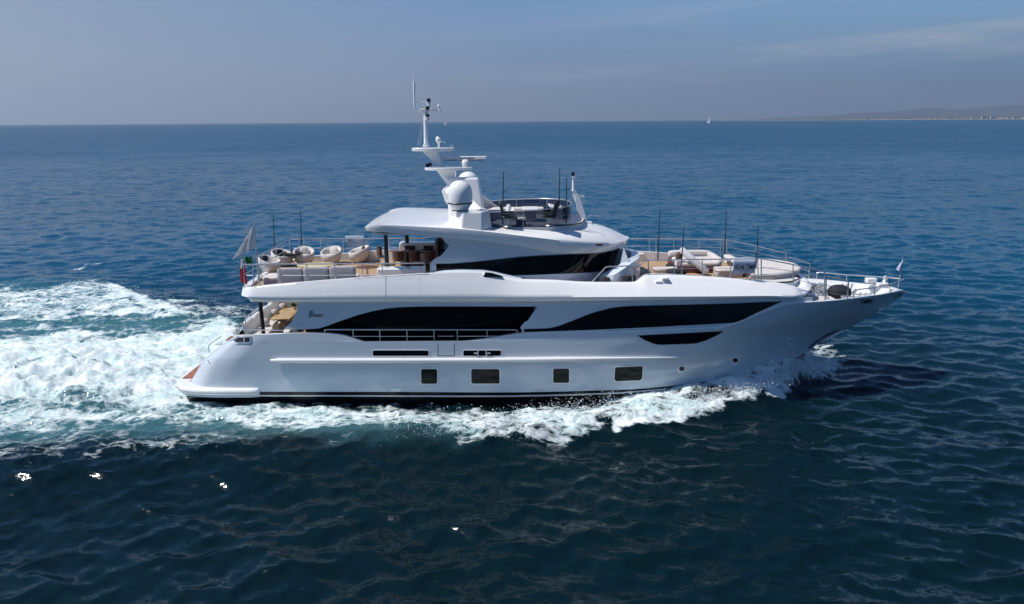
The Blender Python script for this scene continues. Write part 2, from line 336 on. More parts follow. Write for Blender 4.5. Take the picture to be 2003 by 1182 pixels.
# chrome fairleads
fl = plate('fairlead', STEEL, Y, [(450, 668), (464, 658.6), (492, 658), (491.5, 669), (488, 672), (463, 672)], HB, out=.03, thick=.06)
plate('opening', RUBBER, fl, [(458, 667), (467, 660.5), (476, 660.3), (476, 669), (464, 669.5)], HB, out=.036, thick=.03)
plate('opening', RUBBER, fl, [(479, 660.3), (489, 660), (488.5, 668.5), (479, 669)], HB, out=.036, thick=.03)
fl = plate('fairlead', STEEL, Y, [(1683, 584.5), (1708, 582), (1706, 593), (1686, 595)], HB, out=.03, thick=.06)
plate('opening', RUBBER, fl, [(1688, 587), (1703, 585.5), (1702, 590.5), (1690, 592)], HB, out=.036, thick=.03)
fl = plate('fairlead', STEEL, Y, [(1745, 573), (1763, 570), (1766, 577), (1753, 582.5)], HB, out=.03, thick=.06)
plate('opening', RUBBER, fl, [(1750, 575), (1760, 573), (1761, 576.5), (1754, 579.5)], HB, out=.036, thick=.03)
# anchor pocket and anchor at the stem
plate('anchor_pocket', RUBBER, Y, [(1579, 682), (1598, 666.5), (1619, 653), (1636, 647), (1643, 645.5), (1632, 650.5), (1615, 658.5), (1599, 669), (1584, 682)], HB, out=.012, thick=.04, step=12)
an = MB(); a0 = P(1650, 646, .05); a1 = P(1605, 671, .05)
an.tube([a0, a1], .07).tube([a1+np.array([.2, -.35, .12]), a1+np.array([-.1, 0, -.05]), a1+np.array([.2, .35, .12])], .06)
an.build('anchor', STEEL, Y)
q = [P(1717, 607, .25), P(1742, 601.5, .12)]
MB().tube([q[0], q[1]], [.09, .05], 10).build('bow_light', DECKW, Y)
# bulwark cap and inner faces
i0 = 4
cap_in = C4.copy(); cap_in[:, 1] = np.minimum(cap_in[:, 1]+.16, -.0); cap_in[:, 0] -= np.where(C4[:, 0] > 17.5, .12, 0)
cap_up = C4.copy(); cap_up[:, 2] += .03
cin_up = cap_in.copy(); cin_up[:, 2] += .03
cin_dn = cap_in.copy(); cin_dn[:, 2] = np.where(C4[:, 0] > 11.5, 3.98, np.where(C4[:, 0] > 1, C4[:, 2]-.3, 2.4)); cin_dn[:, 1] = np.where(C4[:, 0] > 11.5, np.minimum(cin_dn[:, 1]+.24, 0), cin_dn[:, 1]); cin_dn[:, 2] = np.minimum(cin_dn[:, 2], C4[:, 2]-.05)
MB().grid([C4, cap_up, cin_up, cin_dn]).mirror(join=True).build('bulwark', WHITE, Y, smooth=50, weld=.001)
def deck_from(c, x0, x1, z, b_in, name, m, n=60):
    xs = np.linspace(x0, x1, n); ord_ = np.argsort(c[:, 0]); b = np.interp(xs, c[ord_, 0], -c[ord_, 1])-b_in; b = np.maximum(b, .0)
    return MB().add([(x, -q, z) for x, q in zip(xs, b)]+[(x, q, z) for x, q in zip(xs, b)], [(i, i+1, n+i+1, n+i) for i in range(n-1)]).build(name, m, Y)
deck_from(C4, -13.2, 3.0, 2.42, .1, 'main_deck', TEAK)
deck_from(C4, 11.4, 18.2, 4.02, .40, 'bow_deck', DECKW)
MB().box((12.9, 0, 4.035), (2.3, 4.2, .02)).build('teak_panel', TEAK, Y)
# transom: sloping stern face with teak steps
ed = [r[0] for r in hull_rows]
MB().grid([[(p[0], -abs(p[1])*s_, p[2]) for p in ed] for s_ in (1, .8, .4, 0, -.4, -.8, -1)]).build('transom', HULLM, Y, smooth=80)
nst = 9
e0 = np.array(ed[0]); e1 = np.array(ed[-3])
for sgn in (-1, 1):
    tr = MB()
    for i in range(nst):
        u = (i+.5)/nst; c = e0*(1-u)+e1*u
        tr.box((c[0]-.02, sgn*2.38, c[2]+.02), (.34, .62, .05))
        tr.box((c[0]+.12, sgn*2.38, c[2]-.13), (.03, .62, .28))
    tr.build('stern_stairs', TEAKD, Y, bevel=.01)
# swim platform
po = [(-15.55, 0), (-15.52, 2.2), (-15.3, 2.85), (-14.9, 3.35), (-14.2, 3.64), (-13.2, 3.74), (-11.7, 3.76), (-11.3, 3.68), (-11.25, 3.3)]
out = [(x, -y) for x, y in po]+[(x, y) for x, y in po[::-1] if y > 0]
MB().prism(out, .66, .93).build('swim_platform', WHITE, Y, bevel=.11)
MB().prism([(x*.995+(-.06), y*.97) for x, y in out], .50, .66, 0).build('platform_base', HULLM, Y, bevel=.05)
MB().tube([(x, y*1.008, .70) for x, y in out[1:8]], .022).mirror().build('platform_trim', STEEL, Y)
MB().box((-14.9, 0, .94), (.8, 4.6, .03)).build('platform_teak', TEAKD, Y)
# ---- upper strake surface (main-deck side skin)
U_lo = curve([(440, 664, 3.5), (560, 664, 3.58), (1100, 664, 3.58), (1272, 658, 3.52), (1400, 650, 3.37), (1440, 645, 3.27), (1523, 612, 2.99), (1600, 600, 2.6)], 90)
U_hi = curve([(440, 580, 3.45), (560, 580, 3.52), (1100, 580, 3.52), (1272, 580, 3.45), (1400, 578, 3.27), (1440, 578, 3.17), (1523, 578, 2.93), (1600, 577, 2.55)], 90)
SB = bvh_of(across([U_lo, U_hi], 6))
wing = [(584, 588), (583.5, 600), (577, 617), (569.6, 631), (561, 638), (555, 644.5), (590, 644.5), (622, 643), (640, 637.6), (655, 631.8), (669, 627), (699, 616.6), (728, 609), (757, 603.5), (787, 601), (820, 600), (850, 599.5), (950, 599.7), (1050, 600), (1050, 588), (900, 588), (700, 588)]
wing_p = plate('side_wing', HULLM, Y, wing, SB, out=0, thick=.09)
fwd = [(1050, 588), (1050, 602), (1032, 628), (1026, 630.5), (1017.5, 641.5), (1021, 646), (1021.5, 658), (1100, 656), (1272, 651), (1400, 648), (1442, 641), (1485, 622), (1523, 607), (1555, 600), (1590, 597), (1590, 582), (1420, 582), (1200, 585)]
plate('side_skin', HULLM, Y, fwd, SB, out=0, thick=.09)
strip = [(1025, 644), (1073, 642.3), (1090, 638.8), (1102, 634.5), (1115, 629.5), (1131, 623), (1147, 616.6), (1162, 611.3), (1178, 607), (1193, 603.2), (1210, 600.6), (1225, 599.2), (1241, 598.4), (1314.5, 596.7), (1420, 594), (1490, 591), (1532, 589.2), (1520, 594), (1505, 601), (1480, 612), (1460, 622), (1440.5, 631.5), (1420, 632.7), (1272, 640.5), (1147, 646), (1025, 650)]
window(strip, SB, GLASS, name='owner_window', frame=False)
plate('cap_rail', WHITE, Y, thick_line([(1398, 643), (1420, 638.8), (1442, 631.8), (1463, 622.6), (1485, 613.4), (1504, 606), (1523, 599.4), (1540, 596), (1556, 594.4)], 3.0), HB, out=.03, thick=.08, step=12)
# pale rim line under the window
plate('window_trim', WHITE, Y, thick_line([(1025, 650.8), (1147, 646.8), (1272, 641.3), (1420, 633.5), (1441, 632)], 1.4), SB, out=.02, thick=.03, step=50)
plate('handrail', WHITE, Y, thick_line([(1003, 593.6), (1200, 592.3), (1420, 588.2), (1508, 585)], 1.3), SB, out=.05, thick=.05, step=40)
# name script on the wing
p, nn = drop(SB, 617, 615.5)
text_mesh('script_lettering', 'B', .46, CHARC, wing_p, (p.x-.20, p.y-.012, p.z+.03), shear=.45, fit=(.21, .27))
text_mesh('script_lettering', 'enetti', .27, CHARC, wing_p, (p.x+.12, p.y-.012, p.z-.03), shear=.45, fit=(.44, .15))
# ---- main-deck house (glazed, inboard) and pillars
MB().box((-4.2, 0, 3.62), (10.4, 4.7, 2.36)).build('saloon_glazing', GLASS, Y)
MB().box((5.0, 0, 3.6), (8.0, 5.0, 2.3)).build('main_cabin', HULLM, Y)
a = P(661, 640, 2.45); MB().mirror().build('pillar', HULLM, Y)
a = P(1019, 640, 3.0); MB().mirror().build('pillar', HULLM, Y)
a = P(855, 665, 2.45); MB().mirror().build('saloon_sill', HULLM, Y, bevel=.03)
a = P(512, 600, 2.9); b = P(514.5, 646, 2.9)
for s_ in (1, -1): MB().tube([(a[0]-.05, -2.9*s_, 4.85), (b[0]+.02, -2.9*s_, 2.42)], .085, 12).build('deck_pillar', RUBBER, Y)
# ---- upper deck band (wide overhanging bulwark)
bu1 = [('w', -11.45, 0, 4.93), ('w', -11.42, 2.2, 4.93), (481, 589, 3.2), (500, 591, 3.48), (600, 591.7, 3.6), (1000, 591.3, 3.62), (1272, 588.5, 3.55), (1420, 586, 3.36), (1500, 584.5, 3.08), (1550, 587, 2.9), (1570, 583, 2.6), ('w', 13.45, 1.6, 4.83), ('w', 13.7, 0, 4.83)]
bu2 = [('w', -11.95, 0, 5.3), ('w', -11.92, 2.2, 5.3), (472, 577, 3.3), (490, 582, 3.66), (640, 583, 3.80), (840, 582.5, 3.83), (1020, 582, 3.83), (1200, 581, 3.78), (1400, 580, 3.58), (1500, 579, 3.25), (1555, 579.5, 3.0), (1571, 576, 2.66), ('w', 13.75, 1.6, 5.05), ('w', 14.0, 0, 5.05)]
bu3 = [('w', -11.85, 0, 5.5), ('w', -11.82, 2.2, 5.5), (475, 562.5, 3.15), (500, 561, 3.48), (600, 552, 3.55), (749, 541, 3.55), (840, 535.5, 3.5), (900, 533.8, 3.48), (944, 534.5, 3.45), (985, 543, 3.42), (1020, 547.6, 3.4), (1076, 549, 3.38), (1150, 553, 3.33), (1240, 553, 3.22), (1252, 546, 3.1), (1264, 538.5, 3.02), (1282, 537, 2.95), (1370, 541, 2.88), (1445, 546.3, 2.75), (1481, 549.5, 2.68), (1520, 553.5, 2.58), (1558, 561, 2.45), (1566, 565, 2.25), ('w', 13.6, 1.4, 5.25), ('w', 13.85, 0, 5.25)]
nb = 260
def aligned(specs, n):      # resample each traced line so that columns share X where they can
    res = []
    for s_ in specs:
        c = curve(s_, 900); res.append(c)
    base = res[1]; t = np.linspace(0, 1, n); idx = (t*899).astype(int); B = base[idx]; outs = []
    for c in res:
        o = []
        for k, j in enumerate(idx):
            if B[k][0] < -11.5 or B[k][0] > 12.6:
                o.append(None)
            else:
                mid = c[(c[:, 1] < -2.3)]; q = np.argsort(mid[:, 0]); o.append(np.array([B[k][0], np.interp(B[k][0], mid[q, 0], mid[q, 1]), np.interp(B[k][0], mid[q, 0], mid[q, 2])]))
        # ends
        first = next(i for i, v in enumerate(o) if v is not None); last = n-1-next(i for i, v in enumerate(o[::-1]) if v is not None)
        ca = c[:np.argmin(np.abs(c[:, 0]-o[first][0])+np.where(c[:, 1] < -2.2, 0, 9))+1]; ce = c[np.argmin(np.abs(c[:, 0]-o[last][0])+np.where(c[:, 1] < -2.2, 0, 9)):]
        for k in range(first): o[k] = ca[int(k/first*(len(ca)-1))]
        for k in range(last+1, n): o[k] = ce[int((k-last)/(n-1-last)*(len(ce)-1))]
        outs.append(np.array(o))
    return outs
U1, U2, U3 = aligned([bu1, bu2, bu3], nb)
def inset(c, db, dz=0, dx=.12):
    o = c.copy(); o[:, 1] = np.minimum(o[:, 1]+db, 0) if db > 0 else o[:, 1]; o[:, 0] = np.where(o[:, 0] < -11, o[:, 0]+dx, np.where(o[:, 0] > 12.3, o[:, 0]-dx, o[:, 0])); o[:, 2] += dz; return o
U23 = (U2*.45+U3*.55); U23[:, 1] -= .015*np.clip((U3[:, 2]-U2[:, 2])/.3, 0, 1)
U12 = U1*.5+U2*.5; U12[:, 1] -= .05
U4 = inset(U3, .10, .012); U5 = inset(U3, .22, 0, .25); U6 = U5.copy(); U6[:, 2] = 5.3
U0 = inset(U1, .9, .0, .5)
band = [U0, U1, U12, U2, U23, U3, U4, U5, U6]
MB().grid([band[0]]+across(band[1:6], 3)+band[6:]).mirror(join=True).build('upper_bulwark', WHITE, Y, smooth=60, weld=.001)
UB = bvh_of(across(band[1:6], 3))
for x in (754.3, 820.5):
    plate('panel_joint', SEAM if x < 800 else DECKW, Y, [(x, 541), (x+1, 541), (x+1, 591), (x, 591)], UB, out=.003, thick=.02, step=8)
plate('bulwark_groove', STEEL, Y, thick_line([(700, 541.8), (749, 538.3), (800, 536.8), (840, 535.8)], 1.2), UB, out=.01, thick=.03, step=30)
xs = np.linspace(-11.7, 13.1, 90); cU = U5[(U5[:, 1] < -1.6)]; qq = np.argsort(cU[:, 0]); bb_ = np.interp(xs, cU[qq, 0], -cU[qq, 1])+.02
nx = len(xs)
for nm, z, m_ in (('upper_deck', 5.36, TEAK), ('deckhead', 4.86, WHITE), ('foredeck_plinth', 5.37, DECKW)):
    if nm == 'foredeck_plinth': k_ = xs > 10.7; xs = xs[k_]; bb_ = bb_[k_]; nx = len(xs)
    MB().add([(x, -b_, z) for x, b_ in zip(xs, bb_)]+[(x, b_, z) for x, b_ in zip(xs, bb_)], [(i, i+1, nx+i+1, nx+i) for i in range(nx-1)]).build(nm, m_, Y)
# side deck margins in white next to the house
for s_ in (-1, 1): MB().box((1.2, s_*3.12, 5.40), (9.0, .44, .06)).build('side_deck', WHITE, Y)
# air intake pod in the bulwark top by the windows
pod = MB(); r0_ = [P(x, y, 3.3) for x, y in ((850, 536), (868, 532.7), (900, 530.8), (944, 531.6), (965, 535), (990, 541), (1020, 547.5))]
r1_ = [p+np.array([0, .28, .05]) for p in r0_]; r2_ = [p+np.array([0, .3, -.5]) for p in r0_]
pod.grid([[p+np.array([0, -.12, -.2]) for p in r0_], r0_, r1_, r2_]).mirror().build('bulwark_fairing', HULLM, Y, smooth=60)
v = [P(944, 543, 3.47), P(949, 533.5, 3.42), P(962, 534.8, 3.42), P(983, 541, 3.44), P(965, 541.6, 3.46)]
MB().add([p+np.array([0, -.05, 0]) for p in v]+[p+np.array([0, .1, 0]) for p in v], [(0, 1, 2, 3, 4), (9, 8, 7, 6, 5)]+[(i, (i+1) % 5, 5+(i+1) % 5, 5+i) for i in range(5)]).mirror().build('air_vent', GLASS, Y)
# ---- upper house
h_hi = curve([(830, 452, 3.0), (1000, 456, 3.02), (1090, 460, 2.85), (1150, 462, 2.35), (1195, 466, 1.5), (1216, 468, .7), (1222, 469, 0)], 80)
h_lo = curve([(830, 562, 3.0), (1000, 562, 2.98), (1070, 562, 2.85), (1125, 559, 2.35), (1165, 556, 1.5), (1186, 553, .7), (1192, 552, 0)], 80)
hrows = across([h_lo, h_hi], 8)
HS = bvh_of(hrows)
usp = [(862, 462), (870, 473), (878.5, 480), (873, 488), (862.5, 500.5), (855, 504), (847, 509), (841, 515.7), (883, 515.7), (930, 512), (975, 507), (1020, 502), (1060, 499.5), (1110, 497.3), (1140, 496), (1140, 480), (1090, 470), (1000, 457), (900, 456)]
plate('upper_side_panel', HULLM, Y, usp, HS, out=0, thick=.08, step=10)
uw = [(855, 517.5), (883, 517.2), (930, 513.6), (1020, 503.6), (1110, 499), (1184, 495.6), (1200, 491), (1213, 484.5), (1211, 495), (1205, 512), (1198.6, 526), (1190, 530), (1162, 532.5), (1025, 538), (996, 538), (969, 536), (944, 529.5), (855, 529.5)]
plate('upper_window', GLASS, Y, uw, HS, out=-.03, thick=.05, step=10)
plate('window_trim', DARKST, Y, thick_line([(855, 517), (883, 516.4), (930, 512.8), (1020, 502.8), (1110, 498.2), (1184, 494.8)], 1.3), HS, out=.01, thick=.04, step=20)
lowp = [(841, 516.5), (853, 516.5), (853, 530.5), (944, 530.5), (969, 537), (996, 539), (1025, 539), (1162, 533.5), (1190, 531), (1199, 526), (1196, 535), (1193, 545), (1186, 553), (1160, 556), (1080, 560), (900, 560), (841, 555)]
plate('house_coaming', HULLM, Y, lowp, HS, out=0, thick=.08, step=10)
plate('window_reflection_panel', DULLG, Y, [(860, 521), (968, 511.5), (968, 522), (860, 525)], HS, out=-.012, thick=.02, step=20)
hin = [(-3.2, 2.5), (2.4, 2.5), (3.9, 1.5), (4.4, 0)]
MB().prism([(x, -y) for x, y in hin]+[(x, y) for x, y in hin[::-1] if y > 0], 5.37, 6.98).build('house_core', GLASS, Y)
for x in (1200, 1208):   # windscreen mullions
    a = P(x, 487, 1.2); b = P(x-9, 528, 1.25); MB().tube([a, b], .03).mirror().build('windscreen_mullion', RUBBER, Y)
# wall aft of the house (bar cabinet back, wood)
MB().box((-3.3, 0, 6.4), (.12, 5.0, 2.0)).build('aft_bulkhead', BURL, Y)
# ---- hardtop roof
R2s = [('w', -6.55, 0, 7.9), ('w', -6.5, 2.0, 7.9), (717, 446, 2.75), (724, 443, 3.05), (751, 441, 3.24), (820, 443.5, 3.27), (898, 448, 3.27), (968, 455, 3.26), (1020, 461.5, 3.22), (1070, 467.5, 3.1), (1120, 473.5, 2.8), (1173, 477.5, 2.15), (1205, 476, 1.5), (1223, 471.5, .85), (1229, 466, .3), (1230, 463, 0)]
R1s = [('w', -6.5, 0, 7.72), ('w', -6.42, 2.0, 7.72), (720, 452, 2.7), (727, 453, 2.95), (745, 454.5, 3.14), (801, 459.5, 3.22), (869, 465, 3.24), (923, 470, 3.22), (1000, 479, 3.18), (1050, 488, 3.06), (1100, 495.5, 2.8), (1150, 495.5, 2.32), (1180, 493.5, 1.85), (1200, 489.5, 1.35), (1216, 482, .8), (1224, 476, .3), (1226, 473, 0)]
Rc = curve(R2s, 130); Rb = curve(R1s, 130)
def ztop(x): return np.interp(x, [-6.6, -6.2, -5.2, -2, -1.4, -.8, 2.6, 4.0, 5.0, 5.6], [7.96, 8.05, 8.17, 8.2, 8.12, 7.94, 7.86, 7.68, 7.42, 7.13])
rows = [Rb*np.array([.9, .85, 1])+np.array([0, 0, .1]), Rb, (Rb+Rc)/2+np.array([0, -.035, 0]), Rc]
xc = -.4
for s_, g, h in ((.975, .985, .16), (.93, .965, .34), (.84, .93, .58), (.6, .86, .86), (.3, .8, .97), (0, .78, 1.0)):
    q = Rc.copy(); q[:, 1] *= s_; q[:, 0] = xc+(q[:, 0]-xc)*np.where(q[:, 0] > xc, g, 1-(1-g)*.6); q[:, 2] = Rc[:, 2]+(ztop(q[:, 0])-Rc[:, 2])*h; rows.append(q)
ROOF = MB().grid(rows).mirror(join=True); ROOF.build('hardtop', WHITE, Y, smooth=55, weld=.001)
RB = BVHTree.FromPolygons([Vector(v) for v in ROOF.v], ROOF.f)
rr1 = [(p[0]*.97, p[1]*.94) for p in Rb if p[0] < -.6]; MB().prism(rr1+[(x, -y) for x, y in rr1[::-1]], 7.68, 7.74).build('hardtop_ceiling', HULLM, Y)
def on_roof(x, y, dz=0):
    h = RB.ray_cast(Vector((x, y, 12)), Vector((0, 0, -1)))
    return (x, y, (h[0].z if h[0] else 8.1)+dz)
# roof seams
for s_ in (-1, 1):
    pts = [on_roof(x, s_*y, .006) for x, y in ((2.9, 1.75), (3.5, 1.6), (4.2, 1.45))]; MB().tube(pts, .014, 5).build('roof_seam', SEAM, Y)
# nav light notches below the roof brow
a = P(1171, 479, 2.2); MB().box(a, (.35, .1, .07)).mirror().build('side_light', RUBBER, Y, bevel=.01)
# columns under the hardtop
for (x, b_, z0) in ((755, 2.15, 6.15), (796.5, -2.3, 6.4)):
    a = P(x, 480, b_); MB().tube([(a[0], -b_, z0), (a[0], -b_, 7.75)], [.10, .085], 12).build('roof_column', DARKST if b_ > 0 else RUBBER, Y)
# ---- flybridge
fo = [(-1.45, 1.85), (-.9, 2.25), (.3, 2.4), (1.6, 2.35), (2.6, 1.9), (3.2, 1.2), (3.45, 0)]
def sm2(pts, n): return [tuple(q) for q in spline(pts, n)]
fl2 = sm2(fo, 40); loop = [(x, -y) for x, y in fl2]+[(x, y) for x, y in fl2[::-1] if y > 0]
vs = [on_roof(x, y, .012) for x, y in loop]; zf = 7.95
MB().prism(loop, 7.6, zf).build('flybridge_floor', DECKW, Y, bevel=.02)
MB().tube([(x, y, zf-.02) for x, y in loop], .035, 6).build('floor_edge_trim', DARKST, Y)
# windscreen around the fly deck
wo = sm2([(-2.0, 1.95), (-1.3, 2.28), (0, 2.42), (1.3, 2.3), (2.1, 1.85), (2.62, 1.1), (2.8, 0)], 50); wl2 = [(x, -y) for x, y in wo]+[(x, y) for x, y in wo[::-1] if y > 0]
def wtop(x, y): return zf+.0+np.interp(x, [-2.0, -1.5, -1.0, 0, 2.8], [.05, .46, .60, .66, .74])
g1 = [(x, y, zf-.01) for x, y in wl2]; g2 = [(x*1.0+.02, y*1.0, wtop(x, y)) for x, y in wl2]
MB().grid([g1, g2]).build('windscreen', TINT, Y, smooth=80)
MB().tube(g2, .022, 8).build('windscreen_rail', STEEL, Y)
for i in range(8, len(wl2)-6, 12): MB().tube([g1[i], g2[i]], .014, 6).build('windscreen_post', STEEL, Y)
# ---- fixed furniture of the flybridge
c = P(1033, 432, 1.2); MB().box((c[0]+.1, -.6, zf+.28), (.55, .9, .56)).box((c[0]+.1, -.6, zf+.57), (.75, 1.1, .04)).build('bar_cabinet', DECKW, Y, bevel=.03)
MB().box((2.15, .3, zf+.25), (.5, 1.4, .5)).box((2.05, .3, zf+.52), (.6, 1.3, .06), ry=R(15)).build('helm_console', DECKW, Y, bevel=.05)
MB().box((-1.0, .9, zf+.18), (1.0, 1.8, .36)).box((-1.45, .9, zf+.4), (.22, 1.8, .3)).build('lounge_bench', FAB, Y, bevel=.06)
MB().box((.4, 1.9, zf+.16), (2.4, .5, .32)).build('lounge_bench', FAB, Y, bevel=.06)
c = P(995, 412, .5); MB().lathe((c[0], -.5, zf), [(.11, 0), (.13, .4), (.12, .62), (.08, .72), (.0, .75)]).build('searchlight_cover', WHITE, Y)
c = P(1004, 412, .2); MB().lathe((c[0], -.2, zf), [(.12, 0), (.12, .35), (.17, .37), (.02, .55)], 14).build('compass_cover', WHITE, Y)
# ---- radar arch, domes, mast
# two swept fins meeting under the mast, each rooted on the roof
def fin(name, pts, th):
    a = [P(x, y, b_) for x, y, b_ in pts]; k = len(a)
    MB().add([p+np.array([0, -th/2, 0]) for p in a]+[p+np.array([0, th/2, 0]) for p in a], [tuple(range(k)), tuple(range(k, 2*k))[::-1]]+[(i, (i+1) % k, k+(i+1) % k, k+i) for i in range(k)]).build(name, WHITE, Y, bevel=.05)
fin('arch_leg', [(878, 362, -.45), (912, 360, -.45), (924, 365, -.8), (944, 381, -1.4), (962, 396, -1.9), (984, 411, -2.2), (940, 412, -2.2), (915, 392, -1.5), (896, 378, -.9)], .30)
fin('arch_leg', [(870, 372, .4), (882, 362, .4), (905, 372, .7), (925, 390, 1.2), (944, 408, 1.7), (972, 432, 2.1), (925, 436, 2.1), (905, 415, 1.5), (885, 396, .9)], .30)
MB().add(*(lambda a: (a, [(0, 1, 2, 3), (7, 6, 5, 4), (0, 4, 5, 1), (1, 5, 6, 2), (2, 6, 7, 3), (3, 7, 4, 0)]))([(-2.9, -.5, 8.15), (-1.2, -.5, 8.15), (-1.5, -.35, 9.9), (-3.0, -.35, 9.9), (-2.9, .5, 8.15), (-1.2, .5, 8.15), (-1.5, .35, 9.9), (-3.0, .35, 9.9)])).build('arch_trunk', WHITE, Y, bevel=.1)
for s_ in (-1, 1):
    # pod carrying each dome
    q = P(900.5, 411, 2.65) if s_ < 0 else P(915.8, 372, -2.75)
    zp = q[2]-.02 if s_ < 0 else 8.42
    pd = [(-2.5, .3), (-2.15, .90), (-1.2, .90), (-.82, .2), (-1.1, -.75), (-2.3, -.75)]
    MB().prism([(x, s_*(2.35+y)) for x, y in pd], 7.72, zp, .14).build('dome_pod', WHITE, Y, bevel=.07)
    c = (-2.28, s_*2.65, 8.36) if s_ < 0 else (-2.3, 2.75, 8.36)
    q = P(900.5, 411, 2.65) if s_ < 0 else P(915.8, 372, -2.75)
    z = q[2] if s_ < 0 else q[2]-.35
    d = MB().lathe((q[0], q[1], z), [(.34, 0), (.36, .04), (.46, .20), (.53, .27), (.53, .34), (.535, .36), (.535, .72), (.52, .86), (.47, 1.0), (.39, 1.12), (.27, 1.21), (.14, 1.26), (0.001, 1.275)], 36).build('radome', WHITE, Y, smooth=60)
    MB().lathe((q[0], q[1], z+.285), [(.533, 0), (.542, .01), (.542, .05), (.533, .06)], 36).build('base_ring', DARKST, d)
    MB().lathe((q[0], q[1], z-.02), [(.36, 0), (.36, .035)], 30).build('base_plate', DARKST, d)
    MB().lathe((q[0], q[1], 8.2), [(.30, 0), (.30, max(.02, z-8.2))], 24).build('dome_pedestal', WHITE, Y) if s_ > 0 else None
# platforms with struts
def slab(name, x0, x1, y, b_, wdt, th, m=WHITE):
    a = P(x0, y, 0); b2 = P(x1, y+1, 0); zc = (a[2]+b2[2])/2
    pts = [(a[0], -wdt*.55), (a[0]-.02, 0), (a[0], wdt*.55), (a[0]+.4, wdt), (a[0]+1.2, wdt), (b2[0], wdt*.35), (b2[0], -wdt*.35), (a[0]+1.2, -wdt), (a[0]+.4, -wdt)]
    MB().prism(pts, zc-th, zc).build(name, m, Y, bevel=.03); return a[0], b2[0], zc
slab('mast_platform', 807, 889, 288.5, 0, .55, .15)
slab('radar_platform', 832, 924, 326.5, 0, .5, .13)
def blade(pts0, th, name='mast_strut'):
    a = [P(x, y, 0) for x, y in pts0]; k = len(a)
    MB().add([p+np.array([0, -th, 0]) for p in a]+[p+np.array([0, th, 0]) for p in a], [tuple(range(k)), tuple(range(k, 2*k))[::-1]]+[(i, (i+1) % k, k+(i+1) % k, k+i) for i in range(k)]).build(name, WHITE, Y, bevel=.04)
blade([(827, 296), (856, 296), (860, 309), (868, 326), (856, 326), (840, 308)], .2)
blade([(854, 333), (892, 333), (890, 356), (905, 372), (880, 380), (876, 361), (862, 343)], .2)
blade([(865.6, 372), (875, 361), (900, 366), (910, 395), (880, 402), (872, 392)], .42, 'arch_crown')
a = P(910, 330, 0)
rd = MB().lathe((a[0], 0, a[2]+.02), [(.2, 0), (.22, .05), (.22, .28), (.16, .36), (.08, .40)], 20).build('radar_scanner', WHITE, Y)
zb = P(910, 309.5, 0)[2]
x0r, x1r = P(867.5, 309, 0)[0], P(952, 310, 0)[0]
MB().box(((x0r+x1r)/2, 0, zb), (x1r-x0r, .12, .17)).build('antenna_bar', WHITE, rd, bevel=.04)
MB().box(((x0r+x1r)/2, 0, zb-.095), ((x1r-x0r)*.98, .13, .02)).build('bar_trim', DARKST, rd)
text_mesh('lettering', 'FURUNO', .13, TXT, rd, (P(913, 309, 0)[0], -.066, zb), sx=1.25)
pole0, pole1 = P(833.5, 287, 0), P(832, 228, 0)
MB().tube([pole0, pole0+np.array([0, 0, .15]), pole1, P(835, 217, 0)], [.16, .10, .085, .07], 14).build('mast_pole', WHITE, Y)
MB().tube([P(822, 216, 0), P(864, 216, 0)], .035).tube([P(813, 200, 0), P(842, 201, 0)], .02).tube([P(838.5, 217, 0), P(838.5, 198, 0)], .07).build('crosstree', WHITE, Y)
MB().box(P(836, 214.5, 0), (.55, .22, .08)).build('crosstree_plate', WHITE, Y, bevel=.02)
MB().tube([P(830, 228, 0), P(826, 222, 0), P(816, 217, 0), P(811.5, 211, 0), P(810.5, 200, 0), P(810, 181, 0)], .045).tube([P(810, 181, 0), P(810, 160, 0)], .055).tube([P(810, 160, 0), P(808.8, 139, 0)], [.02, .008]).build('whip_antenna', WHITE, Y)
for x, y, nm in ((838.5, 196.5, 'masthead_light'), (835.8, 212, 'masthead_light'), (836.3, 227, 'masthead_light'), (841, 322.5, 'horn'), (836, 324, 'horn')):
    a = P(x, y, .08); MB().lathe((a[0], a[1], a[2]-.07), [(.075, 0), (.085, .04), (.085, .13), (.05, .16)], 14).build(nm, RUBBER, Y)
a = P(836.3, 233, .1); MB().lathe((a[0], a[1], a[2]-.1), [(.02, 0), (.08, .06), (.09, .2)], 14).build('deck_flood_light', DECKW, Y)
a = P(858.5, 209, 0); MB().lathe((a[0], 0, a[2]-.14), [(.03, 0), (.03, .1), (.06, .12), (.06, .2), (.02, .25)], 12).build('wind_sensor', WHITE, Y)
a = P(858, 274, 0); MB().lathe((a[0], 0, a[2]-.2), [(.05, -.15), (.05, .05), (.12, .1), (.15, .2), (.13, .3), (.07, .36), (0.001, .38)], 20).build('small_dome', WHITE, Y, smooth=70)
a = P(864, 278, 0); MB().box((a[0], 0, a[2]), (.35, .1, .04)).build('antenna_arm', WHITE, Y)
wires = [((826, 232), (817, 284)), ((828, 234), (821, 284)), ((857, 295), (868, 330)), ((860, 296), (872, 358)), ((861, 296), (875, 352)), ((866, 295), (872, 327)), ((886, 291), (886, 329)), ((895, 291), (895, 329))]
for p0, p1 in wires: MB().tube([P(*p0, .15), P(*p1, .15)], .010, 5).build('mast_stay', STEEL, Y)
for x in (882, 886): MB().tube([P(x, 289, 0), P(x, 282, 0)], .02).build('stub_aerial', STEEL, Y)
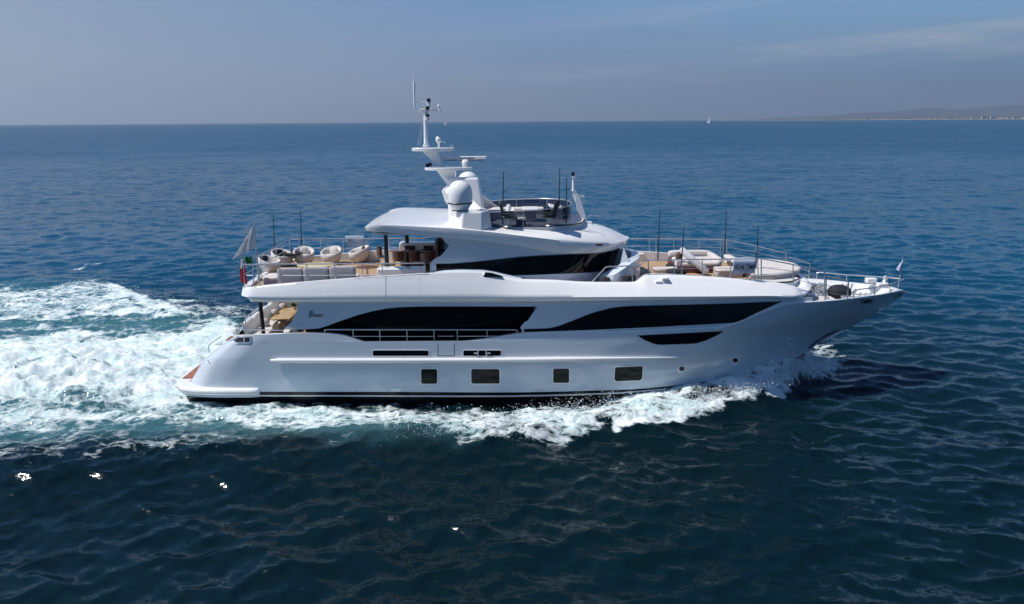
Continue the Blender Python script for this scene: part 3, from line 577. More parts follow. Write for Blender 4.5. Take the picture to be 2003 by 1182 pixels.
# fore light mast on the roof nose
fm = MB(); st = []
for (x, y, hx, hy) in ((1139, 431, .20, .15), (1134, 405, .155, .12), (1129, 385, .12, .1), (1123, 375, .10, .09)):
    p = P(x, y, 0); st.append([(p[0]+hx*sx_, sy_*hy, p[2]) for sx_, sy_ in ((-1, -1), (1, -1), (1, 1), (-1, 1), (-1, -1))])
fm.grid(st).build('fore_mast', WHITE, Y, bevel=.02, weld=.001)
MB().box(P(1122, 373.5, 0), (.24, .2, .06)).tube([P(1121.5, 373, 0), P(1121.5, 347, 0)], [.075, .055], 12).box(P(1121, 346.5, 0), (.17, .15, .07)).tube([P(1124, 393, 0), P(1146, 393, 0)], .03).tube([P(1121.5, 380, 0), P(1128, 396, 0)], .05).box(P(1139, 384, 0), (.2, .15, .09)).tube([P(1138, 392, 0), P(1140, 385, 0)], .03).build('fore_mast_bracket', WHITE, Y)
a = P(1120.5, 340.5, 0); MB().lathe((a[0], 0, a[2]-.09), [(.07, 0), (.085, .05), (.08, .16), (.03, .2)], 14).build('masthead_light', RUBBER, Y)
a = P(1158, 432, .2); MB().box((a[0]-.45, 0, a[2]-.1), (.9, .5, .12)).build('mast_step', WHITE, Y, bevel=.03)
MB().tube([P(1150, 427, -.3), P(1152, 421, -.3), P(1175, 424, -.3), P(1172, 431, -.3)], .018).build('roof_handrail', STEEL, Y)
# ---- awning poles
for nm, x0, y0, x1, y1, b_, zb_ in (('awning_pole', 534, 421, 538, 500, -3.3, 5.4), ('awning_pole', 588, 412, 590, 500, -3.35, 5.4), ('awning_pole', 985, 336, 983, 441, 1.9, zf), ('awning_pole', 1095, 327, 1093, 435, -.4, zf), ('awning_pole', 1108.6, 350, 1107, 446, 1.6, zf-.1),
        ('awning_pole', 1291, 411, 1287, 503, -2.5, 5.4), ('awning_pole', 1338, 443, 1332, 531, 1.6, 5.4), ('awning_pole', 1421, 410, 1417, 501, -2.5, 5.4), ('awning_pole', 1483.5, 442, 1478, 535, .9, 5.4)):
    t = P(x0, y0, b_); bt = P(x1, y1, b_); d_ = (bt-t); d_ = d_*((t[2]-zb_)/(t[2]-bt[2])); MB().tube([t, t+d_], [.018, .035]).build(nm, DARKST, Y)
# ---- guard rails
def rail(top, bases, mids=(), r_=.028, far=False, name='guard_rail', mid_r=.014, pr=.022):
    o = MB().tube(top, r_).build(name, STEEL, Y)
    for q_ in mids: MB().tube(q_, mid_r, 6).build('mid_wire', STEEL, o)
    for a_, b_ in bases: MB().tube([a_, b_], pr, 6).build('post', STEEL, o)
    return o
def both(tops, posts, mids, b_):
    for s_ in (1, -1):
        f = (lambda q_: q_) if s_ == 1 else (lambda q_: np.array([q_[0], -q_[1], q_[2]]))
        bf = b_ if callable(b_) else (lambda x: b_)
        rail([f(P(x, y, bf(x))) for x, y in tops], [(f(P(x, y0, bf(x))), f(P(x+1, y1, bf(x)))) for x, y0, y1 in posts], [[f(P(x, y, bf(x))) for x, y in q_] for q_ in mids])
# aft upper deck
b35 = 3.42
both([(474, 518), (544, 517), (620, 516.5), (745, 516), (800, 515.6), (828, 515.4), (830, 517), (830.6, 536)], [(495, 518, 562), (507, 518, 560), (547, 517, 556), (600, 517, 552), (654.7, 516.4, 548), (708.6, 516.2, 545), (747.5, 516, 541)], [[(482, 539), (620, 539), (747, 538)]], b35)
a = P(474, 518, b35); bf_ = np.array([a[0], -a[1], a[2]]); xa = a[0]
rail([(xa, a[1], a[2]), (xa-.02, 0, a[2]), (xa, -a[1], a[2])], [((xa, y, a[2]), (xa-.05, y, 5.42)) for y in (-3.3, -2.2, -1.1, 0, 1.1, 2.2, 3.3)], [[(xa, a[1], a[2]-.45), (xa, -a[1], a[2]-.45)]])
# main deck side rails
both([(634.6, 651), (635, 645.8), (640, 644.9), (800, 645.3), (1008, 645.5), (1012, 647), (1011.5, 654)], [(690, 645, 663), (742.5, 645.2, 673.5), (795.5, 645.3, 673), (848.5, 645.4, 672), (894, 645.4, 671), (952.5, 645.4, 664)], [[(690, 658), (795, 658.3), (848, 658.3)], [(894, 658), (975, 657.6)], [(856, 657.8), (887, 657.8)], ], 3.55)
both([(478, 646), (553, 645.8), (555, 653.5)], [(479, 646, 657), (508.5, 646, 656), (553, 646, 654), (575, 646, 653.5)], [], 3.4)
both([(409, 690), (408, 677), (413, 672), (432.5, 658.5)], [], [], 2.5)
both([(467, 656), (468, 634), (474, 629), (478, 646)], [(463, 641, 656)], [], 3.0)
both([(479, 642), (480, 626), (486, 618), (506, 600)], [], [], 2.7)
# foredeck rails
def bfore(x): return float(np.interp(x, [1150, 1240, 1282, 1370, 1480, 1560, 1620, 1660], [3.2, 3.1, 2.9, 2.83, 2.62, 2.42, 2.3, 2.15]))
both([(1154, 556), (1185, 523), (1190, 522), (1234, 520), (1254, 517), (1262, 510.5), (1270, 509), (1350, 508), (1429, 507), (1487.5, 506), (1489, 508), (1489, 550)], [(1236, 520, 555), (1268, 509, 538), (1318, 508.4, 540), (1333, 508.2, 540), (1373.6, 508, 541), (1428.5, 507, 545), (1475, 506.3, 549), (1482, 506, 549)], [[(1168, 541), (1236, 538), (1262, 527), (1373, 525), (1480, 525)]], bfore)
both([(1489, 506), (1551, 517.5), (1608, 531), (1613, 532.5), (1613, 588)], [(1551, 517.5, 557)], [[(1489, 523), (1551, 531), (1612, 546)], [(1489, 536), (1551, 545), (1612, 561)]], bfore)
both([(1616, 590), (1616, 541), (1620, 541), (1659, 551.5), (1660, 554), (1657, 586)], [], [[(1617, 558), (1658, 569)], [(1617, 572), (1658, 580)]], bfore)
def bbow(x): return float(np.interp(x, [1669, 1712, 1741, 1757, 1766, 1768], [2.0, 1.38, .85, .45, .12, 0]))
tb = [(1669, 583), (1669.5, 569), (1673, 567.3), (1712, 562.5), (1741, 556), (1757, 551), (1765, 548), (1768, 546.5)]
both(tb, [(1710, 563, 579), (1740, 556.3, 574.5)], [], bbow)
# ---- bow fittings
MB().tube([P(1757, 562, 0), P(1766, 503, 0)], [.03, .02]).build('jackstaff', STEEL, Y)
for s_ in (-1, 1):
    MB().box((17.55, s_*.55, 4.75), (.5, .3, .25)).build('bow_locker', WHITE, Y, bevel=.05)
MB().lathe((17.95, 0, 4.7), [(.12, 0), (.15, .1), (.09, .2), (.14, .32), (.05, .4)], 16).build('bow_roller_post', STEEL, Y)
for x in (1722, 1730, 1738):
    cx_ = 16.3+(x-1722)*.03; MB().tube([(cx_, .95, 4.05), (cx_+.08, .95, 4.5)], .05).mirror().build('cleat_horn', STEEL, Y)
for s_ in (-1, 1):
    wx = 14.75; wnd = MB().lathe((wx, s_*.55, 4.03), [(.3, 0), (.3, .12), (.17, .2), (.14, .42), (.22, .5), (.22, .56), (.1, .6)], 20).build('windlass', STEEL, Y)
    MB().box((wx-.55, s_*.55, 4.2), (.5, .35, .34)).build('motor_housing', WHITE, wnd, bevel=.05)
    MB().tube([(wx+.3, s_*.5, 4.14), (wx+1.2, s_*.35, 4.1), (wx+2.6, s_*.15, 4.15)], .04, 6).build('anchor_chain', STEEL, wnd)
    MB().lathe((15.5, s_*1.3, 4.03), [(.18, 0), (.1, .08), (.1, .3), (.2, .34), (.2, .4)], 16).build('capstan', STEEL, Y)
rc = random.Random(3)
for i in range(9):
    x = 13.9+rc.random()*1.9; y = -1.9+rc.random()*3.2
    mbx = MB().tube([(x, y, 4.05), (x, y, 4.35+rc.random()*.2)], .03+rc.random()*.03).tube([(x-.14, y, 4.33), (x+.14, y+.05, 4.35)], .035)
    mbx.build('mooring_bitt', STEEL, Y)
MB().box((14.35, -1.55, 4.22), (1.0, .75, .38)).build('deck_locker', FAB, Y, bevel=.04)
# ---- forward Portuguese bridge in front of the windscreen
pb = sm2([(4.45, 2.66), (4.95, 2.45), (5.5, 1.95), (5.98, 1.1), (6.15, 0)], 40)
lp = [(x, -y) for x, y in pb]+[(x, y) for x, y in pb[::-1] if y > 0]
def zt(x): return 5.75+np.interp(x, [4.4, 4.9, 5.5, 6.2], [-.12, .15, .42, .58])
ro = [(x, y, 5.36) for x, y in lp]; rm = [(x-.06*(x > 4), y, (5.36+zt(x))/2) for x, y in lp]; rt = [(x-.10, y*.97, zt(x)) for x, y in lp]; ri = [(x-.45, y*.83, zt(x)+.02) for x, y in lp]; rb = [(x-.55, y*.8, 5.36) for x, y in lp]
MB().grid([ro, rm, rt, ri, rb]).build('bridge_coaming', HULLM, Y, smooth=50)
# white triangular brace and wiper base at the windscreen corner
MB().add([P(1210, 532, 1.9), P(1220, 484, 1.5), P(1226, 500, 1.6), P(1236, 530, 1.9)], [(0, 1, 2, 3)]).mirror().build('windscreen_wing', HULLM, Y)
a = P(1231, 546, 2.75)
MB().lathe((a[0], a[1]-.02, 5.38), [(.02, 0), (.28, .02), (.30, .3), (.26, .42), (.02, .46)], 22).build('side_hatch', RUBBER, Y)
st2 = MB()
for i in range(3): st2.box((6.1+.28*i, -2.95, 5.45+.14*i), (.3, .7, .10))
st2.mirror().build('deck_step', WHITE, Y, bevel=.03)
# aft cabinets on the upper deck
q0, q1 = P(737, 530, 2.75), P(832, 530, 2.75)
cb = MB().box(((q0[0]+q1[0])/2, -2.45, 5.76), (q1[0]-q0[0], .6, .78)).build('deck_cabinet', WHITE, Y, bevel=.05)
q0, q1 = P(782, 480, -2.4), P(886, 480, -2.4)
cb = MB().box(((q0[0]+q1[0])/2, 2.5, 5.92), (q1[0]-q0[0], .7, 1.1)).build('deck_cabinet', WHITE, Y, bevel=.04)
for x in (802, 838):
    p = P(x, 481.5, -2.14); MB().box((p[0], 2.14, 6.22), (.52, .03, .24)).build('cabinet_grille', RUBBER, cb)
# ================================================================== SEA
def sea_grid():
    az = np.concatenate([np.linspace(-180, -62, 40)[:-1], np.linspace(-62, -48, 50)[:-1], np.linspace(-48, 48, 860)[:-1], np.linspace(48, 62, 50)[:-1], np.linspace(62, 180, 40)])
    az = np.radians(az)
    r = [2.0]
    while r[-1] < 34000:
        k = r[-1]; r.append(k*(1.05 if k < 10 else 1.02 if k < 14 else 1.0042 if k < 75 else 1.0065 if k < 260 else 1.02 if k < 1500 else 1.08))
    return az, np.array(r)
AZ, RR = sea_grid()
A_, R_ = np.meshgrid(AZ, RR)
SX = (CAM[0]+R_*np.sin(A_)); SY = (CAM[1]+R_*np.cos(A_))
SZ = np.zeros_like(SX); DX = np.zeros_like(SX); DY = np.zeros_like(SX)
near = RR < 1500
X_, Y_ = SX[near], SY[near]; H = np.zeros_like(X_); HX = np.zeros_like(X_); HY = np.zeros_like(X_)
spacing = np.maximum(R_[near]*.0042, R_[near]*np.radians(96/860))
wr = np.random.default_rng(5)
for i in range(78):
    lam = 0.55*(1.063**i)*(1+.1*wr.random())            # 0.55 m .. 60 m
    k = 2*np.pi/lam; th = R(-78)+wr.normal()*(.62 if lam < 6 else .4)
    amp = .0105*lam**.85/(1+(lam/3.0)**1.8)*1.1
    ph = wr.random()*6.283; att = np.clip((lam/spacing-2.5)/3, 0, 1)
    if lam < 4: pass
    arg = k*(X_*np.cos(th)+Y_*np.sin(th))+ph+.55*np.sin(.13*X_*wr.normal()+.11*Y_*wr.normal()+wr.random()*6)
    c = np.cos(arg); s_ = np.sin(arg)
    H += amp*att*c; HX -= amp*att*.8*np.cos(th)*s_; HY -= amp*att*.8*np.sin(th)*s_
# --- waves made by the yacht
def polydist(x, y, pts):
    best = np.full(x.shape, 1e9); par = np.zeros(x.shape); acc = 0; side = np.zeros(x.shape)
    for (x0, y0), (x1, y1) in zip(pts[:-1], pts[1:]):
        dx, dy = x1-x0, y1-y0; l2 = dx*dx+dy*dy; l = math.sqrt(l2)
        t = np.clip(((x-x0)*dx+(y-y0)*dy)/l2, 0, 1); d = np.hypot(x-x0-t*dx, y-y0-t*dy)
        sg = np.sign((x-x0)*dy-(y-y0)*dx)
        u = d < best; best = np.where(u, d, best); par = np.where(u, acc+t*l, par); side = np.where(u, sg, side); acc += l
    return best, par, side
aY = np.abs(Y_)
crest = [(14.2, .2), (11.5, 2.2), (8, 3.9), (4, 5.4), (0, 6.9), (-5, 7.6), (-10, 8.2), (-17, 9.6), (-25, 15), (-34, 20.5), (-50, 30)]
cm_ = (np.abs(X_) < 70) & (aY < 45)
d, par, sd = polydist(X_[cm_], aY[cm_], crest)
hgt = np.interp(par, [0, 2, 8, 16, 26, 34, 60], [.25, .75, .60, .62, .5, .62, .25])
wid = np.interp(par, [0, 6, 20, 50], [.55, 1.1, 1.7, 2.6])
prof = np.where(sd > 0, np.exp(-(d/wid)**2), np.exp(-(d/(wid*1.6))**2))
H[cm_] += hgt*prof*.95-.18*hgt*np.exp(-((d-2.6*wid)/(1.6*wid))**2)*(sd > 0)
# sheet of water thrown up along the bow
hb = np.interp(X_, [-2, 6, 9, 11, 13, 14.4], [3.6, 3.2, 2.4, 1.7, .8, .1])
H += np.interp(X_, [3, 7, 10, 12.5, 13.8, 14.8, 16], [0, .10, .45, .85, .75, .25, 0])*np.exp(-(np.maximum(aY-hb, 0)/1.0)**2)*(aY < 6)
# trough along the hull side, stern hump and rough wash behind
H -= .22*np.exp(-((X_-1)/6)**2)*np.exp(-((aY-4.2)/1.3)**2)
wash = np.clip((-14.3-X_)/1.5, 0, 1)*np.exp(-(aY/np.interp(-X_, [15, 40], [3.4, 6.0]))**4)*np.interp(-X_, [14, 17, 22, 45, 80], [0, .35, .6, .4, .1])
H += wash
def fbm(x, y, s, seed, oct_=4):
    g = np.random.default_rng(seed); o = np.zeros_like(x); a = 1
    for j in range(oct_):
        for q in range(4):
            t = g.random()*6.283; kk = 6.283/s*(.7+.6*g.random()); o += a*.25*np.sin(kk*(x*math.cos(t)+y*math.sin(t))+g.random()*6.283+1.3*np.sin(kk*.6*(y*math.cos(t)-x*math.sin(t))+g.random()*6))
        s *= .5; a *= .55
    return o
# --- foam cover, laid on the water from the traced outline of the wake
PXv = np.stack([X_, Y_, np.zeros_like(X_)], -1)-CAM
zc = PXv @ _d; zc = np.where(zc < .1, .1, zc); UX = CX+FPX*(PXv @ _r)/zc; UY = CY-FPX*(PXv @ _u)/zc
def sdpoly(pts, ax=1.0):
    best = np.full(UX.shape, 1e9); ins = np.zeros(UX.shape, bool); n = len(pts)
    for i in range(n):
        x0, y0 = pts[i]; x1, y1 = pts[(i+1) % n]; dx, dy = x1-x0, y1-y0
        t = np.clip(((UX-x0)*dx+(UY-y0)*dy)/(dx*dx+dy*dy), 0, 1); best = np.minimum(best, np.hypot(UX-x0-t*dx, UY-y0-t*dy))
        c = ((y0 > UY) != (y1 > UY)) & (UX < dx*(UY-y0)/(dy+1e-9)+x0); ins ^= c
    return np.where(ins, best, -best)
def sst(v, a, b): t = np.clip((v-a)/(b-a), 0, 1); return t*t*(3-2*t)
wob = 10*fbm(X_, Y_, 4.5, 3, 4)
cov = np.zeros_like(X_); aer = np.zeros_like(X_)
reg = (zc > 1) & (UX > -900) & (UX < 1800)
def blob(pts, wt, fe=(-14, 14), wb=1.0):
    global cov
    s = sdpoly(pts)+wob*wb; cov = np.maximum(cov, wt*sst(s, *fe))
# boiling white water right behind the stern
blob([(470, 640), (440, 780), (330, 800), (200, 790), (100, 800), (0, 800), (-900, 850), (-900, 600), (0, 660), (120, 650), (250, 655), (360, 650)], 1.0, (-26, 22))
blob([(385, 745), (450, 790), (600, 812), (700, 822), (640, 850), (520, 858), (380, 850), (250, 850), (100, 850), (0, 870), (-900, 980), (-900, 780), (200, 770)], .70, (-16, 20))
blob([(470, 785), (700, 800), (840, 806), (1000, 806), (1130, 790), (1270, 772), (1390, 742), (1500, 725), (1560, 728), (1552, 748), (1480, 768), (1400, 790), (1340, 815), (1240, 835), (1180, 850), (1120, 862), (1050, 880), (990, 888), (900, 880), (820, 868), (740, 852), (640, 858), (560, 862), (470, 860)], .72, (-12, 12))
blob([(1150, 800), (1270, 782), (1390, 756), (1480, 732), (1548, 735), (1520, 758), (1430, 776), (1330, 806), (1240, 822), (1130, 852), (1040, 870), (980, 860), (1040, 815)], .85, (-10, 12))
blob([(560, 800), (760, 812), (860, 830), (940, 852), (840, 856), (720, 840), (600, 846), (500, 840), (480, 812)], .84, (-14, 14))
blob([(1180, 832), (1300, 808), (1420, 782), (1520, 757), (1575, 745), (1590, 752), (1550, 775), (1440, 803), (1320, 832), (1200, 858)], .88, (-9, 11), .8)
blob([(1290, 790), (1400, 765), (1500, 740), (1570, 715), (1625, 695), (1660, 710), (1610, 750), (1500, 780), (1400, 800)], .78, (-12, 12), .8)
blob([(1300, 775), (1400, 752), (1480, 728), (1560, 695), (1600, 668), (1660, 690), (1640, 730), (1560, 760), (1480, 765)], .62, (-12, 12), .8)
# hull-side streaks
blob([(430, 778), (620, 780), (760, 786), (900, 800), (760, 806), (560, 800)], .55, (-8, 8))
# far-side wake crest
blob([(-900, 540), (0, 560), (90, 562), (150, 552), (200, 548), (240, 560), (300, 585), (360, 612), (385, 630), (330, 642), (250, 636), (170, 640), (60, 632), (0, 640), (-900, 660)], .70, (-9, 14), .55)
blob([(170, 553), (215, 550), (300, 590), (370, 620), (380, 634), (330, 630), (240, 596)], .95, (-8, 10), .4)
blob([(330, 585), (420, 592), (500, 600), (520, 650), (450, 660), (380, 650), (300, 640)], .56, (-12, 12), .6)
blob([(-900, 600), (0, 610), (200, 630), (440, 650), (440, 668), (200, 668), (-900, 700)], .52, (-14, 14), .8)
blob([(130, 527), (165, 516), (200, 510), (208, 515), (170, 523), (140, 532)], .66, (-3, 5), .1)
# thinning streaks outside
blob([(-900, 960), (0, 868), (200, 858), (450, 862), (700, 868), (640, 884), (420, 896), (240, 915), (0, 945), (-900, 1100)], .50, (-26, 20), 1.4)
blob([(1440, 800), (1545, 770), (1550, 800), (1480, 830), (1400, 840)], .30, (-20, 20))
aer = np.clip(sst(sdpoly([(470, 640), (520, 800), (900, 830), (940, 870), (500, 870), (0, 880), (-900, 990), (-900, 560), (0, 560), (200, 560), (380, 630)])+wob, -25, 30), 0, 1)
cov *= reg; aer *= reg
cov += .09*fbm(X_, Y_, 2.2, 9, 4)*(cov > .05)
cov += .20*fbm(X_*.22+.1*Y_, Y_*1.5, 2.6, 41, 4)*(cov > .05)*np.clip((-13-X_)/6, 0, 1)
cov = np.clip(cov, 0, 1.0)
st_ = np.clip(cov*1.3, 0, 1)
dist_att = np.clip(1.3-R_[near]/140, .15, 1)
H += st_*(.10*fbm(X_*.7, Y_*1.5, 2.4, 21, 5)+.05*np.abs(fbm(X_, Y_, .9, 22, 3)))*1.4
H += wash*.45*fbm(X_, Y_, 2.0, 30, 5)
amb = 1-.45*st_
SZ[near] = H; DX[near] = HX; DY[near] = HY
# keep clear of the swim platform and inside of the hull
SZ = np.where((SX > -15.7) & (SX < -9) & (np.abs(SY) < 3.8), np.minimum(SZ, .42), SZ)
SXX = SX+DX; SYY = SY+DY
nr, nc = SX.shape
verts = np.stack([SXX, SYY, SZ], -1).reshape(-1, 3).astype(np.float32)
idx = np.arange(nr*nc).reshape(nr, nc)
quads = np.stack([idx[:-1, :-1], idx[:-1, 1:], idx[1:, 1:], idx[1:, :-1]], -1).reshape(-1, 4)
me = bpy.data.meshes.new('sea'); me.vertices.add(len(verts)); me.vertices.foreach_set('co', verts.ravel())
me.loops.add(quads.size); me.loops.foreach_set('vertex_index', quads.ravel().astype(np.int32))
me.polygons.add(len(quads)); me.polygons.foreach_set('loop_start', np.arange(0, quads.size, 4, dtype=np.int32)); me.polygons.foreach_set('loop_total', np.full(len(quads), 4, np.int32))
me.polygons.foreach_set('use_smooth', np.ones(len(quads), bool)); me.update()
full = np.zeros((nr, nc)); full[near] = cov; fa = np.zeros((nr, nc)); fa[near] = aer
for nm, arr in (('foam', full), ('aerated', fa)):
    at = me.attributes.new(nm, 'FLOAT', 'POINT'); at.data.foreach_set('value', arr.ravel().astype(np.float32))
# --- water material
wm_ = bpy.data.materials.new('sea_water'); wm_.use_nodes = True; n, l = nodes(wm_); b = n['Principled BSDF']; outm = n['Material Output']
def M_(op, a, b2=None, c=None, clamp=False):
    q = n.new('ShaderNodeMath'); q.operation = op; q.use_clamp = clamp
    for i, v in enumerate((a, b2, c)):
        if v is None: continue
        if isinstance(v, (int, float)): q.inputs[i].default_value = v
        else: l.new(v, q.inputs[i])
    return q.outputs[0]
def V_(op, a, b2=None, sc=None):
    q = n.new('ShaderNodeVectorMath'); q.operation = op
    for i, v in enumerate((a, b2)):
        if v is None: continue
        if isinstance(v, tuple): q.inputs[i].default_value = v
        else: l.new(v, q.inputs[i])
    if sc is not None:
        if isinstance(sc, (int, float)): q.inputs['Scale'].default_value = sc
        else: l.new(sc, q.inputs['Scale'])
    return q.outputs[0]
geo = n.new('ShaderNodeNewGeometry'); pos = geo.outputs['Position']
def noise(scale, det, vec, rough=.55, dist=0, kind='FBM'):
    q = n.new('ShaderNodeTexNoise'); q.inputs['Scale'].default_value = scale; q.inputs['Detail'].default_value = det; q.inputs['Roughness'].default_value = rough; q.inputs['Distortion'].default_value = dist
    l.new(vec, q.inputs['Vector']); return q
def mapp(sc, rot=0):
    q = n.new('ShaderNodeMapping'); q.inputs['Scale'].default_value = sc; q.inputs['Rotation'].default_value = (0, 0, rot); l.new(pos, q.inputs[0]); return q.outputs[0]
# slope noise (capillary ripples and chop too fine for the mesh)
slope = None
for s_, amt, st3, rot in ((.045, .10, (.45, 1, 1), .1), (.22, .13, (.55, 1, 1), -.15), (.75, .34, (.5, 1, 1), .2), (2.6, .36, (.6, 1, 1), -.3), (7.5, .34, (.7, 1, 1), .5)):
    q = noise(s_, 4, mapp(st3, rot), .6)
    v = V_('SUBTRACT', q.outputs['Color'], (.5, .5, .5)); v = V_('SCALE', v, sc=amt); slope = v if slope is None else V_('ADD', slope, v)
slope = V_('MULTIPLY', slope, (1.0, 1.25, 0))
gust = noise(.035, 3, mapp((.5, 1, 1), .1), .5); gm = n.new('ShaderNodeMapRange'); gm.inputs[1].default_value = .35; gm.inputs[2].default_value = .65; gm.inputs[3].default_value = .65; gm.inputs[4].default_value = 1.3; l.new(gust.outputs[0], gm.inputs[0])
ln_ = n.new('ShaderNodeVectorMath'); ln_.operation = 'LENGTH'; l.new(pos, ln_.inputs[0]); dr = n.new('ShaderNodeMapRange'); dr.inputs[1].default_value = 25; dr.inputs[2].default_value = 420; dr.inputs[3].default_value = 1; dr.inputs[4].default_value = 3.6; l.new(ln_.outputs['Value'], dr.inputs[0])   # open water beyond the lee of the yacht is rougher
slope = V_('SCALE', slope, sc=M_('MULTIPLY', gm.outputs[0], dr.outputs[0]))
nrm = V_('NORMALIZE', V_('ADD', geo.outputs['Normal'], slope))
fo_ = n.new('ShaderNodeAttribute'); fo_.attribute_name = 'foam'; ae_ = n.new('ShaderNodeAttribute'); ae_.attribute_name = 'aerated'
cv = fo_.outputs['Fac']
mpf = mapp((.62, 1.15, .6), .06)
w1 = noise(.9, 3, mpf); warp = V_('SCALE', V_('SUBTRACT', w1.outputs['Color'], (.5, .5, .5)), sc=1.1); pf = V_('ADD', mpf, warp)
nA = noise(1.5, 9, pf, .66)
vo = n.new('ShaderNodeTexVoronoi'); vo.feature = 'DISTANCE_TO_EDGE'; vo.inputs['Scale'].default_value = 1.9; l.new(pf, vo.inputs['Vector'])
vo2 = n.new('ShaderNodeTexVoronoi'); vo2.feature = 'DISTANCE_TO_EDGE'; vo2.inputs['Scale'].default_value = 5.2; l.new(pf, vo2.inputs['Vector'])
lace = M_('SUBTRACT', 1.0, M_('MULTIPLY', vo.outputs['Distance'], 2.4, clamp=True)); lace2 = M_('SUBTRACT', 1.0, M_('MULTIPLY', vo2.outputs['Distance'], 2.6, clamp=True))
pat = M_('ADD', M_('MULTIPLY', nA.outputs[0], .62), M_('ADD', M_('MULTIPLY', lace, .24), M_('MULTIPLY', lace2, .14)))
thr = M_('MULTIPLY_ADD', cv, -.75, .955)
foam = M_('MULTIPLY', M_('SUBTRACT', pat, thr), 4.3, clamp=True)
foam = M_('MULTIPLY', foam, M_('GREATER_THAN', cv, .03))
foam = M_('MULTIPLY', foam, M_('MULTIPLY_ADD', cv, .55, .5, clamp=True))
# water body colour, with foreground shade and far sky reflection painted in by distance
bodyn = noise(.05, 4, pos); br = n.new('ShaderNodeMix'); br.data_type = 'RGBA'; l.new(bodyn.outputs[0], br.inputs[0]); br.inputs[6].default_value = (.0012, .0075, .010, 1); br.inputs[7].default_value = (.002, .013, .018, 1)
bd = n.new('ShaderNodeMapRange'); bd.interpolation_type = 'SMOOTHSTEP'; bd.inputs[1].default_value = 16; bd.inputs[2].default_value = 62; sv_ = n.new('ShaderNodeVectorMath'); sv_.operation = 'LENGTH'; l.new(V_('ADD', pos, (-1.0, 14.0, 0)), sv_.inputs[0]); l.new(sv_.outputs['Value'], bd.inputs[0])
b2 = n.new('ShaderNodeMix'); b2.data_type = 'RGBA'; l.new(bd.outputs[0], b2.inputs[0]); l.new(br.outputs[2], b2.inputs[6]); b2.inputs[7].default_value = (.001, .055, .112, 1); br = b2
aerm = M_('MULTIPLY', ae_.outputs['Fac'], M_('MULTIPLY_ADD', nA.outputs[0], .9, .1, clamp=True)); 
bc = n.new('ShaderNodeMix'); bc.data_type = 'RGBA'; l.new(aerm, bc.inputs[0]); l.new(br.outputs[2], bc.inputs[6]); bc.inputs[7].default_value = (.075, .22, .25, 1)
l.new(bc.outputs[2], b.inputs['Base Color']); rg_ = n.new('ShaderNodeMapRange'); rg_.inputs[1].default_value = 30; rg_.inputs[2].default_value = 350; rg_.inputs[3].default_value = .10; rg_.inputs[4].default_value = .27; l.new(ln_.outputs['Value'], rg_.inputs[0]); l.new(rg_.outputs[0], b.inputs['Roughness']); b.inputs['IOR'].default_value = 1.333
l.new(nrm, b.inputs['Normal'])
fb = n.new('ShaderNodeBsdfDiffuse'); fcol = n.new('ShaderNodeMix'); fcol.data_type = 'RGBA'; l.new(M_('MULTIPLY', M_('SUBTRACT', M_('ADD', M_('MULTIPLY', nA.outputs[0], .55), M_('MULTIPLY', w1.outputs[0], .45)), .38), 4.5, clamp=True), fcol.inputs[0]); fcol.inputs[6].default_value = (.46, .62, .62, 1); fcol.inputs[7].default_value = (.79, .83, .83, 1); l.new(fcol.outputs[2], fb.inputs[0])
bp = n.new('ShaderNodeBump'); bp.inputs['Distance'].default_value = .10; bp.inputs['Strength'].default_value = .8; l.new(pat, bp.inputs['Height']); l.new(bp.outputs[0], fb.inputs['Normal'])
ms = n.new('ShaderNodeMixShader'); l.new(foam, ms.inputs[0]); l.new(b.outputs[0], ms.inputs[1]); l.new(fb.outputs[0], ms.inputs[2]); l.new(ms.outputs[0], outm.inputs[0])
me.materials.append(wm_)
sea = bpy.data.objects.new('sea', me); COL.objects.link(sea); tag(sea, kind='structure')
# ================================================================== FAR SHORE, HILLS, SAILING BOATS
sh = np.random.default_rng(4)
def shore(px, extra=0):      # shoreline bends nearer towards the right
    dist = np.interp(px, [1380, 1440, 1600, 2003, 2600, 3400], [17500, 15000, 11500, 8600, 6500, 4500])+extra
    return np.array([(px-CX)/FPX*dist*.97, dist+CAM[1]])
pxs = np.linspace(1400, 3400, 160)
fr_, mid, bk_ = [], [], []
for q in pxs:
    a = shore(q); b = shore(q, 60); c = shore(q, 1500); fr_.append((*a, -.5)); mid.append((*b, 4)); bk_.append((*c, 14))
MB().grid([fr_, mid]).build('beach', mat('sand', (.50, .44, .36), .9, vscale=.01), None, kind='structure')
MB().grid([mid, bk_]).build('coast_plain', mat('coastal_ground', (.09, .10, .05), .9, vscale=.01), None, kind='structure')
wd = MB()
for i in range(1100):
    q = 1440+sh.random()*1900 if i % 3 else 1440+sh.random()*700; c = shore(q, 150+sh.random()*1000); r_ = 14+sh.random()*22; h = (9+sh.random()*12)*np.interp(q, [1440, 1700, 2100], [.5, .9, 1.1])
    k = 7; z0 = 4
    ring = [(c[0]+r_*math.cos(6.283*j/k)*(.8+.4*sh.random()), c[1]+r_*math.sin(6.283*j/k), z0+h*(.35+.25*sh.random())) for j in range(k)]
    base = [(x, y, z0-3) for x, y, z in ring]; top = [(c[0]+(sh.random()-.5)*r_, c[1], z0+h)]
    wd.add(base+ring+top, [(j, (j+1) % k, k+(j+1) % k, k+j) for j in range(k)]+[(k+j, k+(j+1) % k, 2*k) for j in range(k)])
wd.build('shore_woodland', mat('pine_canopy', (.035, .06, .025), .9, vscale=.02, var=.4), None, kind='stuff', smooth=20)
BM = [mat('render_cream', (.62, .54, .44), .8, vscale=.05), mat('render_pink', (.58, .40, .34), .8, vscale=.05), mat('render_white', (.50, .49, .46), .8, vscale=.05)]
RT = mat('terracotta', (.36, .14, .08), .8, vscale=.1); WN = mat('window_dark', (.04, .05, .06), .3)
